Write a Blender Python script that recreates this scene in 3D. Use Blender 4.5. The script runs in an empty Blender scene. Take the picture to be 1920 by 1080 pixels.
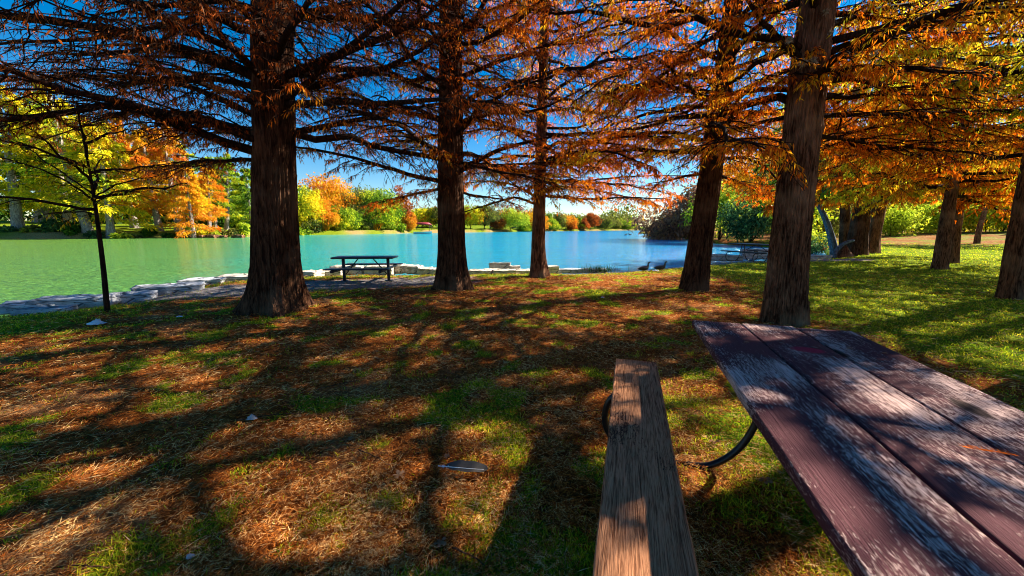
import bpy, math
import numpy as np
from mathutils import Vector

# ------------------------------------------------------------------ basics
SC = bpy.context.scene
COL = SC.collection
RNG = np.random.default_rng(7)
F, CX, CY, CAMZ = 700.0, 960.0, 540.0, 1.35
PITCH = math.atan(112 / F)
SP, CP = math.sin(PITCH), math.cos(PITCH)
SUN_AZ, SUN_EL = math.radians(65), math.radians(35)
ZW = -0.45            # water level


def ray(px, py):
    X, Yp = (px - CX) / F, (py - CY) / F
    return np.array([X, CP - Yp * SP, -SP - Yp * CP])


def on(px, py, z=0.0):
    """world point where the sight line meets the level z"""
    d = ray(px, py)
    return np.array([0, 0, CAMZ]) + d * ((z - CAMZ) / d[2])


def at(px, py, Y):
    """world point on the sight line at world distance Y ahead"""
    d = ray(px, py)
    return np.array([0, 0, CAMZ]) + d * (Y / d[1])


def nrm(v):
    return v / np.maximum(np.linalg.norm(v, axis=-1, keepdims=True), 1e-9)


def hash3(i, j, k, s):
    h = (i * 374761393 + j * 668265263 + k * 1274126177 + s * 974711) & 0xFFFFFFFF
    h = ((h ^ (h >> 13)) * 1274126177) & 0xFFFFFFFF
    h = (h ^ (h >> 16)) & 0xFFFFFF
    return h / float(0xFFFFFF)


def vnoise(p, s=0):
    """value noise in 0..1 for an (...,3) or (...,2) array"""
    p = np.asarray(p, float)
    if p.shape[-1] == 2:
        p = np.concatenate([p, np.zeros(p.shape[:-1] + (1,))], -1)
    i = np.floor(p).astype(np.int64)
    f = p - i
    f = f * f * (3 - 2 * f)
    r = 0
    for a in (0, 1):
        for b in (0, 1):
            for c in (0, 1):
                w = (f[..., 0] if a else 1 - f[..., 0]) * (f[..., 1] if b else 1 - f[..., 1]) * (f[..., 2] if c else 1 - f[..., 2])
                r = r + w * hash3(i[..., 0] + a, i[..., 1] + b, i[..., 2] + c, s)
    return r


def fbm(p, s=0, o=3):
    r, a, t = 0, 1.0, 0
    p = np.asarray(p, float)
    for k in range(o):
        r = r + a * vnoise(p * 2 ** k, s + k)
        t += a
        a *= .5
    return r / t


def sstep(a, b, x):
    t = np.clip((x - a) / (b - a), 0, 1)
    return t * t * (3 - 2 * t)


# ------------------------------------------------------------------ meshes
class MB:
    """collects verts and faces (tris and quads) for one mesh object"""

    def __init__(s):
        s.v, s.q, s.t, s.n = [], [], [], 0

    def add(s, V, Q=None, T=None):
        V = np.asarray(V, float).reshape(-1, 3)
        if Q is not None and len(Q):
            s.q.append(np.asarray(Q, np.int64).reshape(-1, 4) + s.n)
        if T is not None and len(T):
            s.t.append(np.asarray(T, np.int64).reshape(-1, 3) + s.n)
        s.v.append(V)
        s.n += len(V)
        return s

    def mesh(s, name, mat, smooth=False, off=None):
        V = np.concatenate(s.v)
        if off is not None:
            V = V - np.asarray(off)
        Q = np.concatenate(s.q) if s.q else np.zeros((0, 4), np.int64)
        T = np.concatenate(s.t) if s.t else np.zeros((0, 3), np.int64)
        me = bpy.data.meshes.new(name)
        me.vertices.add(len(V))
        me.vertices.foreach_set('co', V.astype(np.float32).ravel())
        nl = len(Q) * 4 + len(T) * 3
        me.loops.add(nl)
        me.loops.foreach_set('vertex_index', np.concatenate([Q.ravel(), T.ravel()]).astype(np.int32))
        me.polygons.add(len(Q) + len(T))
        st = np.concatenate([np.arange(len(Q)) * 4, len(Q) * 4 + np.arange(len(T)) * 3]).astype(np.int32)
        me.polygons.foreach_set('loop_start', st)
        if smooth:
            me.polygons.foreach_set('use_smooth', np.ones(len(Q) + len(T), bool))
        me.update(calc_edges=True)
        me.validate()
        if mat:
            me.materials.append(mat)
        return me

    def build(s, name, mat, parent=None, smooth=False, off=None, loc=None):
        o = bpy.data.objects.new(name, s.mesh(name, mat, smooth, off))
        COL.objects.link(o)
        if parent is not None:
            o.parent = parent
        if loc is not None:
            o.location = [float(c) for c in loc]
        return o


def tag(o, label=None, cat=None, group=None, kind=None):
    for k, v in (('label', label), ('category', cat), ('group', group), ('kind', kind)):
        if v:
            o[k] = v
    return o


def thing(name, label, cat, loc=(0, 0, 0), group=None, rz=0):
    o = bpy.data.objects.new(name, None)
    COL.objects.link(o)
    o.empty_display_size = .1
    o.location = [float(c) for c in loc]
    o.rotation_euler = (0, 0, rz)
    return tag(o, label, cat, group)


def copy_tree(src, label, loc, rz=0, sc=(1, 1, 1), mats=None, group=None):
    r = src.copy()
    COL.objects.link(r)
    r.location = [float(c) for c in loc]
    r.rotation_euler = (0, 0, rz)
    r.scale = sc
    r['label'] = label
    if group:
        r['group'] = group
    for ch in list(src.children):
        c = ch.copy()
        COL.objects.link(c)
        c.parent = r
        if mats and ch.name.split('.')[0] in mats:
            c.material_slots[0].link = 'OBJECT'
            c.material_slots[0].material = mats[ch.name.split('.')[0]]
    return r


def tubes(P, R, sides=6, cap=True):
    P = np.asarray(P, float)
    R = np.asarray(R, float)
    N, K, _ = P.shape
    T = nrm(np.gradient(P, axis=1))
    D = nrm(P[:, -1] - P[:, 0])
    ref = np.where(np.abs(D[:, 2:3]) > .8, np.array([[1., .1, 0]]), np.array([[.03, .05, 1.]]))[:, None, :]
    A = nrm(np.cross(T, ref))
    B = np.cross(T, A)
    th = np.arange(sides) * 2 * np.pi / sides
    V = P[:, :, None, :] + R[:, :, None, None] * (np.cos(th)[None, None, :, None] * A[:, :, None, :] + np.sin(th)[None, None, :, None] * B[:, :, None, :])
    n = np.arange(N)[:, None, None] * K * sides
    k = np.arange(K - 1)[None, :, None] * sides
    s = np.arange(sides)[None, None, :]
    s2 = (s + 1) % sides
    Q = np.stack([n + k + s, n + k + sides + s, n + k + sides + s2, n + k + s2], -1).reshape(-1, 4)
    V = V.reshape(-1, 3)
    Tt = None
    if cap:
        m = np.arange(1, sides - 1)
        b0 = (np.arange(N) * K * sides)[:, None]
        e0 = b0 + (K - 1) * sides
        Tt = np.concatenate([np.stack([b0 + 0 * m, b0 + m, b0 + m + 1], -1).reshape(-1, 3), np.stack([e0 + 0 * m, e0 + m + 1, e0 + m], -1).reshape(-1, 3)])
    return V, Q, Tt


def spline(pts, K):
    """smooth polyline through pts (Catmull-Rom), K points"""
    p = np.asarray(pts, float)
    if len(p) == 2:
        return p[0] + (p[1] - p[0]) * np.linspace(0, 1, K)[:, None]
    q = np.concatenate([[2 * p[0] - p[1]], p, [2 * p[-1] - p[-2]]])
    u = np.linspace(0, len(p) - 1 - 1e-6, K)
    i = u.astype(int)
    t = (u - i)[:, None]
    a, b, c, d = q[i], q[i + 1], q[i + 2], q[i + 3]
    return .5 * (2 * b + (c - a) * t + (2 * a - 5 * b + 4 * c - d) * t ** 2 + (3 * b - a - 3 * c + d) * t ** 3)


def fronds(p, d, l, w, rng, droop=.25):
    """thin leaf-shaped quads: base p, direction d, length l, width w"""
    n = len(p)
    d = nrm(d)
    s = nrm(np.cross(d, rng.normal(size=(n, 3))))
    l = np.broadcast_to(l, n)[:, None]
    w = np.broadcast_to(w, n)[:, None]
    m = p + d * l * .45
    tip = p + d * l - np.array([0, 0, 1.]) * l * droop
    V = np.stack([p, m + s * w * .5, tip, m - s * w * .5], 1).reshape(-1, 3)
    Q = np.arange(n * 4).reshape(-1, 4)
    return V, Q


def box(mb, lo, hi, R=None, o=(0, 0, 0), bev=.0):
    lo, hi = np.array(lo, float), np.array(hi, float)
    if bev > 0:
        b = bev
        xs = [(lo[0], lo[0] + b, hi[0] - b, hi[0])]
        x0, x1, y0, y1, z0, z1 = lo[0], hi[0], lo[1], hi[1], lo[2], hi[2]
        V = []
        for z, k in ((z0, b), (z0 + b, 0), (z1 - b, 0), (z1, b)):
            V += [(x0 + k + b * (k == 0), y0 + k, z), (x1 - k - b * (k == 0), y0 + k, z), (x1 - k, y0 + k + b * (k == 0), z), (x1 - k, y1 - k - b * (k == 0), z),
                  (x1 - k - b * (k == 0), y1 - k, z), (x0 + k + b * (k == 0), y1 - k, z), (x0 + k, y1 - k - b * (k == 0), z), (x0 + k, y0 + k + b * (k == 0), z)]
        V = np.array(V)
        Q, T = [], []
        for r in range(3):
            for s in range(8):
                Q.append((r * 8 + s, r * 8 + (s + 1) % 8, r * 8 + 8 + (s + 1) % 8, r * 8 + 8 + s))
        for s in range(1, 7):
            T.append((0, s + 1, s))
            T.append((24, 24 + s, 25 + s))
        V = V if R is None else V @ np.array(R).T
        mb.add(V + np.array(o), Q, T)
        return mb
    V = np.array([[x, y, z] for z in (lo[2], hi[2]) for y in (lo[1], hi[1]) for x in (lo[0], hi[0])])
    V = V if R is None else V @ np.array(R).T
    mb.add(V + np.array(o), [(0, 2, 3, 1), (4, 5, 7, 6), (0, 1, 5, 4), (2, 6, 7, 3), (0, 4, 6, 2), (1, 3, 7, 5)])
    return mb


# ------------------------------------------------------------------ materials
class NT:
    def __init__(s, name):
        s.m = bpy.data.materials.new(name)
        s.m.use_nodes = True
        s.t = s.m.node_tree
        s.t.nodes.clear()
        s.out = s.t.nodes.new('ShaderNodeOutputMaterial')

    def n(s, typ, **kw):
        nd = s.t.nodes.new(typ)
        for k, v in kw.items():
            if k.startswith('i_'):
                key = k[2:].replace('_', ' ')
                s.put(nd.inputs[key], v)
            else:
                setattr(nd, k, v)
        return nd

    def put(s, sock, v):
        if isinstance(v, bpy.types.NodeSocket):
            s.t.links.new(v, sock)
        elif isinstance(v, (tuple, list)) and len(v) == 3 and sock.type == 'RGBA':
            sock.default_value = (*v, 1)
        else:
            sock.default_value = v

    def coord(s, which='Object', scale=(1, 1, 1)):
        tc = s.n('ShaderNodeTexCoord')
        mp = s.n('ShaderNodeMapping')
        s.put(mp.inputs['Vector'], tc.outputs[which])
        mp.inputs['Scale'].default_value = scale
        return mp.outputs[0]

    def noise(s, vec, scale, detail=4, rough=.55, dist=0.0):
        nd = s.n('ShaderNodeTexNoise')
        s.put(nd.inputs['Vector'], vec)
        nd.inputs['Scale'].default_value = scale
        nd.inputs['Detail'].default_value = detail
        nd.inputs['Roughness'].default_value = rough
        nd.inputs['Distortion'].default_value = dist
        return nd.outputs['Fac']

    def ramp(s, fac, stops, interp='LINEAR'):
        nd = s.n('ShaderNodeValToRGB')
        s.put(nd.inputs[0], fac)
        e = nd.color_ramp.elements
        nd.color_ramp.interpolation = interp
        while len(e) < len(stops):
            e.new(.5)
        for el, (p, c) in zip(e, stops):
            el.position = p
            el.color = (*c, 1) if len(c) == 3 else c
        return nd.outputs[0]

    def step(s, fac, a, b):
        nd = s.n('ShaderNodeMapRange')
        s.put(nd.inputs['Value'], fac)
        nd.inputs['From Min'].default_value = a
        nd.inputs['From Max'].default_value = b
        return nd.outputs[0]

    def mix(s, f, a, b, mode='MIX'):
        nd = s.n('ShaderNodeMix', data_type='RGBA', blend_type=mode)
        s.put(nd.inputs[0], f)
        s.put(nd.inputs[6], a)
        s.put(nd.inputs[7], b)
        return nd.outputs[2]

    def math(s, op, a, b=0.0, clamp=False):
        nd = s.n('ShaderNodeMath', operation=op, use_clamp=clamp)
        s.put(nd.inputs[0], a)
        s.put(nd.inputs[1], b)
        return nd.outputs[0]

    def bump(s, h, strength=.5, dist=.02):
        nd = s.n('ShaderNodeBump')
        s.put(nd.inputs['Height'], h)
        nd.inputs['Strength'].default_value = strength
        nd.inputs['Distance'].default_value = dist
        return nd.outputs[0]

    def pbr(s, col, rough=.8, bump=None, metal=0.0, spec=.5, ior=None):
        b = s.n('ShaderNodeBsdfPrincipled')
        s.put(b.inputs['Base Color'], col)
        s.put(b.inputs['Roughness'], rough)
        s.put(b.inputs['Metallic'], metal)
        b.inputs['Specular IOR Level'].default_value = spec
        if ior:
            b.inputs['IOR'].default_value = ior
        if bump is not None:
            s.put(b.inputs['Normal'], bump)
        s.t.links.new(b.outputs[0], s.out.inputs[0])
        return s.m


def mat_leaf(name, cols, scale=.35, trans=.5, var=.5):
    """leaf colours by broad clumps plus a change from leaf to leaf; lets light through"""
    m = NT(name)
    rnd = m.n('ShaderNodeNewGeometry').outputs['Random Per Island']
    nz = m.noise(m.coord(), scale, 3, .6)
    f = m.math('ADD', m.step(nz, .28, .72), m.math('MULTIPLY', m.math('SUBTRACT', rnd, .5), var), True)
    k = len(cols)
    c = m.ramp(f, [(i / (k - 1), cols[i]) for i in range(k)])
    hsv = m.n('ShaderNodeHueSaturation')
    m.put(hsv.inputs['Value'], m.math('ADD', .7, m.math('MULTIPLY', rnd, .6)))
    m.put(hsv.inputs['Color'], c)
    c = hsv.outputs[0]
    d = m.n('ShaderNodeBsdfDiffuse', i_Color=c)
    t = m.n('ShaderNodeBsdfTranslucent', i_Color=c)
    g = m.n('ShaderNodeBsdfGlossy', i_Color=(.8, .7, .5), i_Roughness=.5)
    mx = m.n('ShaderNodeMixShader', i_Fac=trans)
    m.t.links.new(d.outputs[0], mx.inputs[1])
    m.t.links.new(t.outputs[0], mx.inputs[2])
    m2 = m.n('ShaderNodeMixShader', i_Fac=.012)
    m.t.links.new(mx.outputs[0], m2.inputs[1])
    m.t.links.new(g.outputs[0], m2.inputs[2])
    m.t.links.new(m2.outputs[0], m.out.inputs[0])
    return m.m


def mat_bark(name, dark, light, scale=1.0, patch=None):
    m = NT(name)
    v = m.coord(scale=(11 * scale, 11 * scale, 1.5 * scale))
    n1 = m.noise(v, 2.2, 6, .65, .6)
    n2 = m.noise(m.coord(scale=(30 * scale, 30 * scale, 4 * scale)), 2.0, 4, .6)
    big = m.noise(m.coord(), 1.3, 3)
    c = m.ramp(n1, [(.40, dark), (.5, tuple(.5 * (a + b) for a, b in zip(dark, light))), (.62, light)])
    c = m.mix(m.math('MULTIPLY', m.step(n2, .55, .35), .55), c, tuple(.4 * a for a in dark))
    if patch:
        c = m.mix(m.math('MULTIPLY', m.step(big, .5, .66), .6), c, patch)
    h = m.math('ADD', n1, m.math('MULTIPLY', n2, .5))
    return m.pbr(c, .95, m.bump(h, 1.0, .06), spec=.08)


def mat_plain(name, col, rough=.6, metal=0.0, var=.25, scale=6, bump=.2, spec=.5):
    m = NT(name)
    n1 = m.noise(m.coord(), scale, 5, .6)
    c = m.mix(m.math('MULTIPLY', m.step(n1, .35, .7), var), col, tuple(.35 * a for a in col))
    return m.pbr(c, rough, m.bump(n1, bump, .01), metal, spec)


def mat_stone(name, light, dark):
    m = NT(name)
    v = m.coord()
    n1 = m.noise(v, 3.0, 7, .65)
    n2 = m.noise(m.coord(scale=(2, 2, 16)), 2.0, 4, .6)
    pits = m.noise(v, 22, 4, .7)
    c = m.ramp(n1, [(.3, dark), (.55, light), (.8, tuple(min(1, 1.15 * a) for a in light))])
    c = m.mix(m.math('MULTIPLY', m.step(n2, .55, .3), .5), c, dark)
    c = m.mix(m.step(pits, .6, .68), c, tuple(.4 * a for a in dark))
    vo = m.n('ShaderNodeTexVoronoi', feature='DISTANCE_TO_EDGE')
    m.put(vo.inputs['Vector'], m.coord(scale=(.8, .8, 5)))
    vo.inputs['Scale'].default_value = 1.3
    c = m.mix(m.math('MULTIPLY', m.step(vo.outputs['Distance'], .035, .01), .85), c, tuple(.25 * a for a in dark))
    return m.pbr(c, .9, m.bump(m.math('ADD', n1, m.math('MULTIPLY', pits, .4)), .8, .04), spec=.2)


RUST, ORANGE, GOLD = (.36, .062, .005), (.80, .17, .005), (.85, .43, .014)
YELLOW, LIME, GREEN, DEEP = (.78, .64, .02), (.38, .48, .02), (.11, .24, .015), (.035, .09, .012)
BROWN = (.15, .042, .009)
M = {}
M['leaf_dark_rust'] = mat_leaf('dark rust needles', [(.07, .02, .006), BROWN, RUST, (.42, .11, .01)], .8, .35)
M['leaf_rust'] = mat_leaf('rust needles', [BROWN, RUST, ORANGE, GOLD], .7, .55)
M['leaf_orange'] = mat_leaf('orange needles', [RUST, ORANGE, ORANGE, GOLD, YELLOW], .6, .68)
M['leaf_gold'] = mat_leaf('golden needles', [RUST, ORANGE, GOLD, YELLOW, LIME], .5, .7)
M['leaf_limegold'] = mat_leaf('lime and gold needles', [ORANGE, GOLD, YELLOW, LIME, YELLOW], .5, .7)
M['leaf_far_yellow'] = mat_leaf('yellow far foliage', [GREEN, LIME, YELLOW, YELLOW, GOLD], .14, .45)
M['leaf_far_orange'] = mat_leaf('orange far foliage', [YELLOW, GOLD, (.6, .22, .02), ORANGE], .14, .45)
M['leaf_far_green'] = mat_leaf('green far foliage', [DEEP, GREEN, LIME, YELLOW], .16, .45)
M['leaf_far_olive'] = mat_leaf('olive far foliage', [DEEP, (.12, .14, .03), (.22, .2, .04), LIME], .16, .4)
M['leaf_far_red'] = mat_leaf('russet far foliage', [BROWN, (.36, .09, .02), ORANGE], .2, .4)
M['leaf_dark_green'] = mat_leaf('dark green foliage', [(.02, .05, .01), DEEP, GREEN], .3, .35)
M['leaf_teal'] = mat_leaf('blue green foliage', [(.02, .06, .02), (.06, .14, .05), (.18, .30, .05)], .3, .4)
M['leaf_lime'] = mat_leaf('sunlit yellow green leaves', [GREEN, LIME, (.42, .5, .04), YELLOW], .35, .55)
M['leaf_tan'] = mat_leaf('dry pinkish twigs', [(.16, .075, .05), (.36, .18, .11), (.5, .22, .05)], .4, .6)
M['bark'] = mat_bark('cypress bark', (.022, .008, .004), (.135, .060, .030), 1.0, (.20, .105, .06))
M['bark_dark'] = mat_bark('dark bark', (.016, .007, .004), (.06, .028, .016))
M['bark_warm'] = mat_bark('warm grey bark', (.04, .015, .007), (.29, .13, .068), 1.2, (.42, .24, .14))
M['bark_grey'] = mat_bark('pale grey bark', (.16, .13, .11), (.48, .42, .36), .5)
M['bark_blue'] = mat_bark('blue grey bark', (.05, .06, .075), (.20, .23, .28), .9)
M['stone'] = mat_stone('pale limestone', (.62, .55, .45), (.26, .21, .16))
M['stone_blue'] = mat_stone('blue grey limestone', (.50, .51, .53), (.17, .17, .18))
M['metal_dark'] = mat_plain('dark painted steel', (.012, .014, .022), .45, .3, .3)
M['metal_black'] = mat_plain('black steel pipe', (.012, .012, .014), .35, .5, .2, 20, .1)
M['moss'] = mat_leaf('silver moss blades', [(.28, .24, .16), (.5, .44, .32)], 4, .3)
M['paper'] = mat_plain('white paper', (.75, .76, .78), .7, 0, .2, 14)
M['pale_leaf'] = mat_plain('pale curled paper', (.42, .38, .34), .8, 0, .6, 60, .6)
M['dead_leaf'] = mat_leaf('dry brown leaf', [(.20, .09, .04), (.42, .24, .13)], 8, .3)
M['duck'] = mat_plain('dark plumage', (.035, .028, .022), .7, 0, .5, 20)
M['red'] = mat_plain('dark red paint', (.30, .03, .03), .4, 0, .2)
M['white'] = mat_plain('white paint', (.7, .7, .7), .4, 0, .1)
M['navy'] = mat_plain('dark blue paint', (.03, .04, .14), .35, 0, .2)
M['rubber'] = mat_plain('black rubber', (.01, .01, .01), .8, 0, .1)
M['glass'] = mat_plain('dark window glass', (.02, .03, .04), .1, 0, .1)

# ------------------------------------------------------------------ land, banks and water
NEAR = [np.array([-3000, -8]), np.array([-80, -6.]), np.array([-16., 2.2])]
NEAR += [on(px, py)[:2] for px, py in ((-120, 591), (0, 575), (150, 564), (240, 549), (345, 527), (470, 515), (560, 511), (680, 508), (820, 507), (960, 507),
         (1045, 505), (1110, 505), (1160, 502), (1200, 499), (1290, 494), (1330, 487), (1440, 483), (1540, 480), (1562, 476))]
NEAR += [on(px, py, ZW)[:2] for px, py in ((1545, 471), (1500, 468), (1440, 464), (1330, 456), (1300, 450), (1240, 442), (1196, 437.5))]
NEAR += [np.array(p, float) for p in ((135, 380), (1500, 1700), (3500, 3000), (3500, -3000), (-3000, -3000))]
FAR = [np.array([-3000, 30.]), np.array([-130, 44.])]
FAR += [on(px, py, ZW)[:2] for px, py in ((-200, 450), (0, 449), (200, 447), (330, 446), (470, 444), (560, 441), (640, 440), (700, 439), (775, 437.3), (870, 436), (1000, 434), (1190, 432))]
FAR += [np.array(p, float) for p in ((340, 700), (1600, 2100), (3500, 3500), (-3000, 3500))]
NEAR, FAR = np.array(NEAR), np.array(FAR)


def sdist(p, poly):
    """signed distance to a polygon, positive inside"""
    sh = p.shape[:-1]
    p = p.reshape(-1, 2)
    best = np.full(len(p), 1e18)
    ins = np.zeros(len(p), bool)
    for a, b in zip(poly, np.roll(poly, -1, 0)):
        ab = b - a
        t = np.clip(((p - a) @ ab) / (ab @ ab), 0, 1)
        q = p - (a + t[:, None] * ab)
        best = np.minimum(best, (q * q).sum(-1))
        c = ((a[1] > p[:, 1]) != (b[1] > p[:, 1]))
        with np.errstate(divide='ignore', invalid='ignore'):
            xi = (b[0] - a[0]) * (p[:, 1] - a[1]) / (b[1] - a[1]) + a[0]
        ins ^= c & (p[:, 0] < xi)
    return (np.sqrt(best) * np.where(ins, 1, -1)).reshape(sh)


def gz(x, y):
    """height of the land"""
    p = np.stack([x, y], -1)
    r = np.hypot(x, y)
    dn = sdist(p, NEAR) + (fbm(p * 1.3, 5) - .5) * .25
    df = sdist(p, FAR) + (fbm(p * .4, 9) - .5) * 1.5
    zn = -1.6 + 1.45 * sstep(-.5, .15, dn) + .15 * sstep(.1, 1.6, dn)
    zn = zn + (dn > 0) * ((fbm(p * 1.1, 1) - .5) * .07 + (fbm(p * 3.1, 2, 2) - .5) * .03) * sstep(0, .5, dn)
    zn = zn + sstep(26, 60, x) * sstep(20, 60, r) * np.clip(dn, 0, 60) * .03
    zf = -1.6 + 2.3 * sstep(-1.2, 1.8, df) + np.clip(df - 2, 0, 45) * .055 + (df > 0) * (fbm(p * .7, 4) - .5) * .6
    return np.maximum(zn, zf)


def gz1(x, y):
    return float(gz(np.array([x]), np.array([y]))[0])


def cover(x, y):
    """how grassy (0..1), and how much is bare grey path"""
    p = np.stack([x, y], -1)
    n = fbm(p * .55 + 11, 21, 3)
    n2 = fbm(p * 3.6, 27, 3)
    dn = sdist(p, NEAR)
    g = sstep(3.3, 6.0, x + (n - .5) * 3 - .12 * (y - 6)) * sstep(1.5, 3.5, y + (n - .5) * 2)
    g = np.maximum(g, sstep(2.6, .6, dn + (n - .5) * 1.2) * .9)
    g = np.maximum(g, sstep(-5.2, -6.6, x + .25 * (y - 4)) * sstep(3.4, 5., y) * .9)
    g = np.maximum(g, sstep(.7, 1.6, x) * sstep(3.4, 2.4, y) * sstep(.4, 1., y) * .75)
    g = np.maximum(g * (.55 + .7 * n2), sstep(.52, .66, n2 * .8 + n * .2) * .8)
    far = sstep(-.5, 2, sdist(p, FAR))
    g = np.maximum(g, far * sstep(2., 7., sdist(p, FAR)))
    brown = sstep(26, 31, y + (n - .5) * 6) * sstep(12, 18, x)
    g = g * (1 - (.25 + .7 * sstep(.4, .6, n2)) * brown * (1 - far))
    # trodden strip of grey gravel around the table by the shore
    a, b = on(350, 545)[:2], on(820, 522)[:2]
    ab = b - a
    t = np.clip(((p - a) @ ab) / (ab @ ab), 0, 1)
    dd = np.linalg.norm(p - (a + t[..., None] * ab) - np.array([.1, -.3]), axis=-1)
    path = sstep(1.1, .6, dd + (n2 - .5) * .9)
    a, b = on(1345, 490)[:2], on(1600, 486)[:2]
    ab = b - a
    t = np.clip(((p - a) @ ab) / (ab @ ab), 0, 1)
    dd = np.linalg.norm(p - (a + t[..., None] * ab), axis=-1)
    path = np.maximum(path, sstep(.9, .6, dd + (n2 - .5) * .3))
    return np.clip(g * (1 - path * .85), 0, 1), path


t = np.arange(-6.7, 6.7001, .0205)
gx = 4.5 * np.sinh(t)
ty = np.arange(-3.4, 6.9, .0205)
gy = 3.0 + 4.5 * np.sinh(ty)
X, Y = np.meshgrid(gx, gy)
Z = gz(X, Y)
ny, nx = X.shape
idx = np.arange(nx * ny).reshape(ny, nx)
mb = MB().add(np.stack([X, Y, Z], -1), np.stack([idx[:-1, :-1], idx[:-1, 1:], idx[1:, 1:], idx[1:, :-1]], -1))
g, pth = cover(X, Y)

m = NT('ground litter and grass')
att = m.n('ShaderNodeAttribute', attribute_name='cover')
sep = m.n('ShaderNodeSeparateColor')
m.put(sep.inputs[0], att.outputs['Color'])
v = m.coord()
n1 = m.noise(v, 9, 6, .7)
n2 = m.noise(v, 60, 4, .7)
n3 = m.noise(v, 1.2, 4, .6)
litter = m.ramp(n1, [(.3, (.07, .016, .004)), (.5, (.26, .07, .012)), (.66, (.46, .18, .045)), (.8, (.56, .33, .15))])
litter = m.mix(m.math('MULTIPLY', m.step(n3, .52, .72), .6), litter, (.42, .26, .12))
grass = m.ramp(n1, [(.3, (.035, .08, .006)), (.5, (.15, .22, .010)), (.75, (.38, .36, .02))])
c = m.mix(m.step(m.math('ADD', sep.outputs[0], m.math('MULTIPLY', m.math('SUBTRACT', n1, .5), 1.2)), .35, .6), litter, grass)
c = m.mix(sep.outputs[1], c, m.ramp(n1, [(.3, (.16, .14, .14)), (.7, (.36, .32, .30))]))
c = m.mix(sep.outputs[2], c, m.ramp(n1, [(.35, (.10, .06, .03)), (.55, (.40, .28, .10)), (.7, (.58, .45, .28))]))
c = m.mix(m.math('MULTIPLY', m.step(n2, .55, .35), .6), c, (.03, .015, .008))
hh = m.math('ADD', m.math('MULTIPLY', n2, .5), n1)
M['ground'] = m.pbr(c, 1.0, m.bump(hh, .9, .04), spec=.02)

ground = mb.build('ground', M['ground'], smooth=True)
tag(ground, 'dry lawn of fallen orange needles, bare earth and grass reaching both river banks', 'ground', kind='structure')
fp = np.stack([X, Y], -1)
df = sdist(fp, FAR)
rocky = sstep(4.5, 2., df) * sstep(-2, 0, df) * sstep(.3, .6, fbm(fp * .15, 3))
rocky = np.maximum(rocky, sstep(26, 31, Y) * sstep(12, 18, X) * (sdist(fp, NEAR) > 1) * .4 * sstep(.4, .6, fbm(fp * .8, 61)))
ca = ground.data.color_attributes.new('cover', 'FLOAT_COLOR', 'POINT')
ca.data.foreach_set('color', np.stack([g, pth, rocky, np.ones_like(g)], -1).astype(np.float32).ravel())

# water
m = NT('river water')
v = m.coord()
sx = m.n('ShaderNodeSeparateXYZ')
m.put(sx.inputs[0], v)
# tree reflections and algae painted green into the left body colour, turquoise further out
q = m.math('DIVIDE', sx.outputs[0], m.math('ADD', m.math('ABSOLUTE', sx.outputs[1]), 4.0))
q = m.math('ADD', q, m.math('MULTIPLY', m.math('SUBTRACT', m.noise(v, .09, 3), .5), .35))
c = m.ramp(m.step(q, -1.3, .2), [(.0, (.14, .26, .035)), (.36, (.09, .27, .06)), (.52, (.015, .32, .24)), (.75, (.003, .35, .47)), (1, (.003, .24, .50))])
w1 = m.noise(m.coord(scale=(1.0, 2.6, 1)), 2.2, 5, .6, .4)
w2 = m.noise(m.coord(scale=(.25, .8, 1)), 1.0, 4, .6)
bmp = m.bump(m.math('ADD', w1, m.math('MULTIPLY', w2, 1.6)), 1.0, .22)
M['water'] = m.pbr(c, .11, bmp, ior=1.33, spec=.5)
wm = MB()
S = 3000.0
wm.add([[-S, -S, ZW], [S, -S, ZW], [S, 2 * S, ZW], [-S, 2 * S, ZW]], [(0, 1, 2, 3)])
tag(wm.build('river_water', M['water']), 'turquoise river, green along its left reach, with small ripples', 'water', kind='structure')


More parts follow.
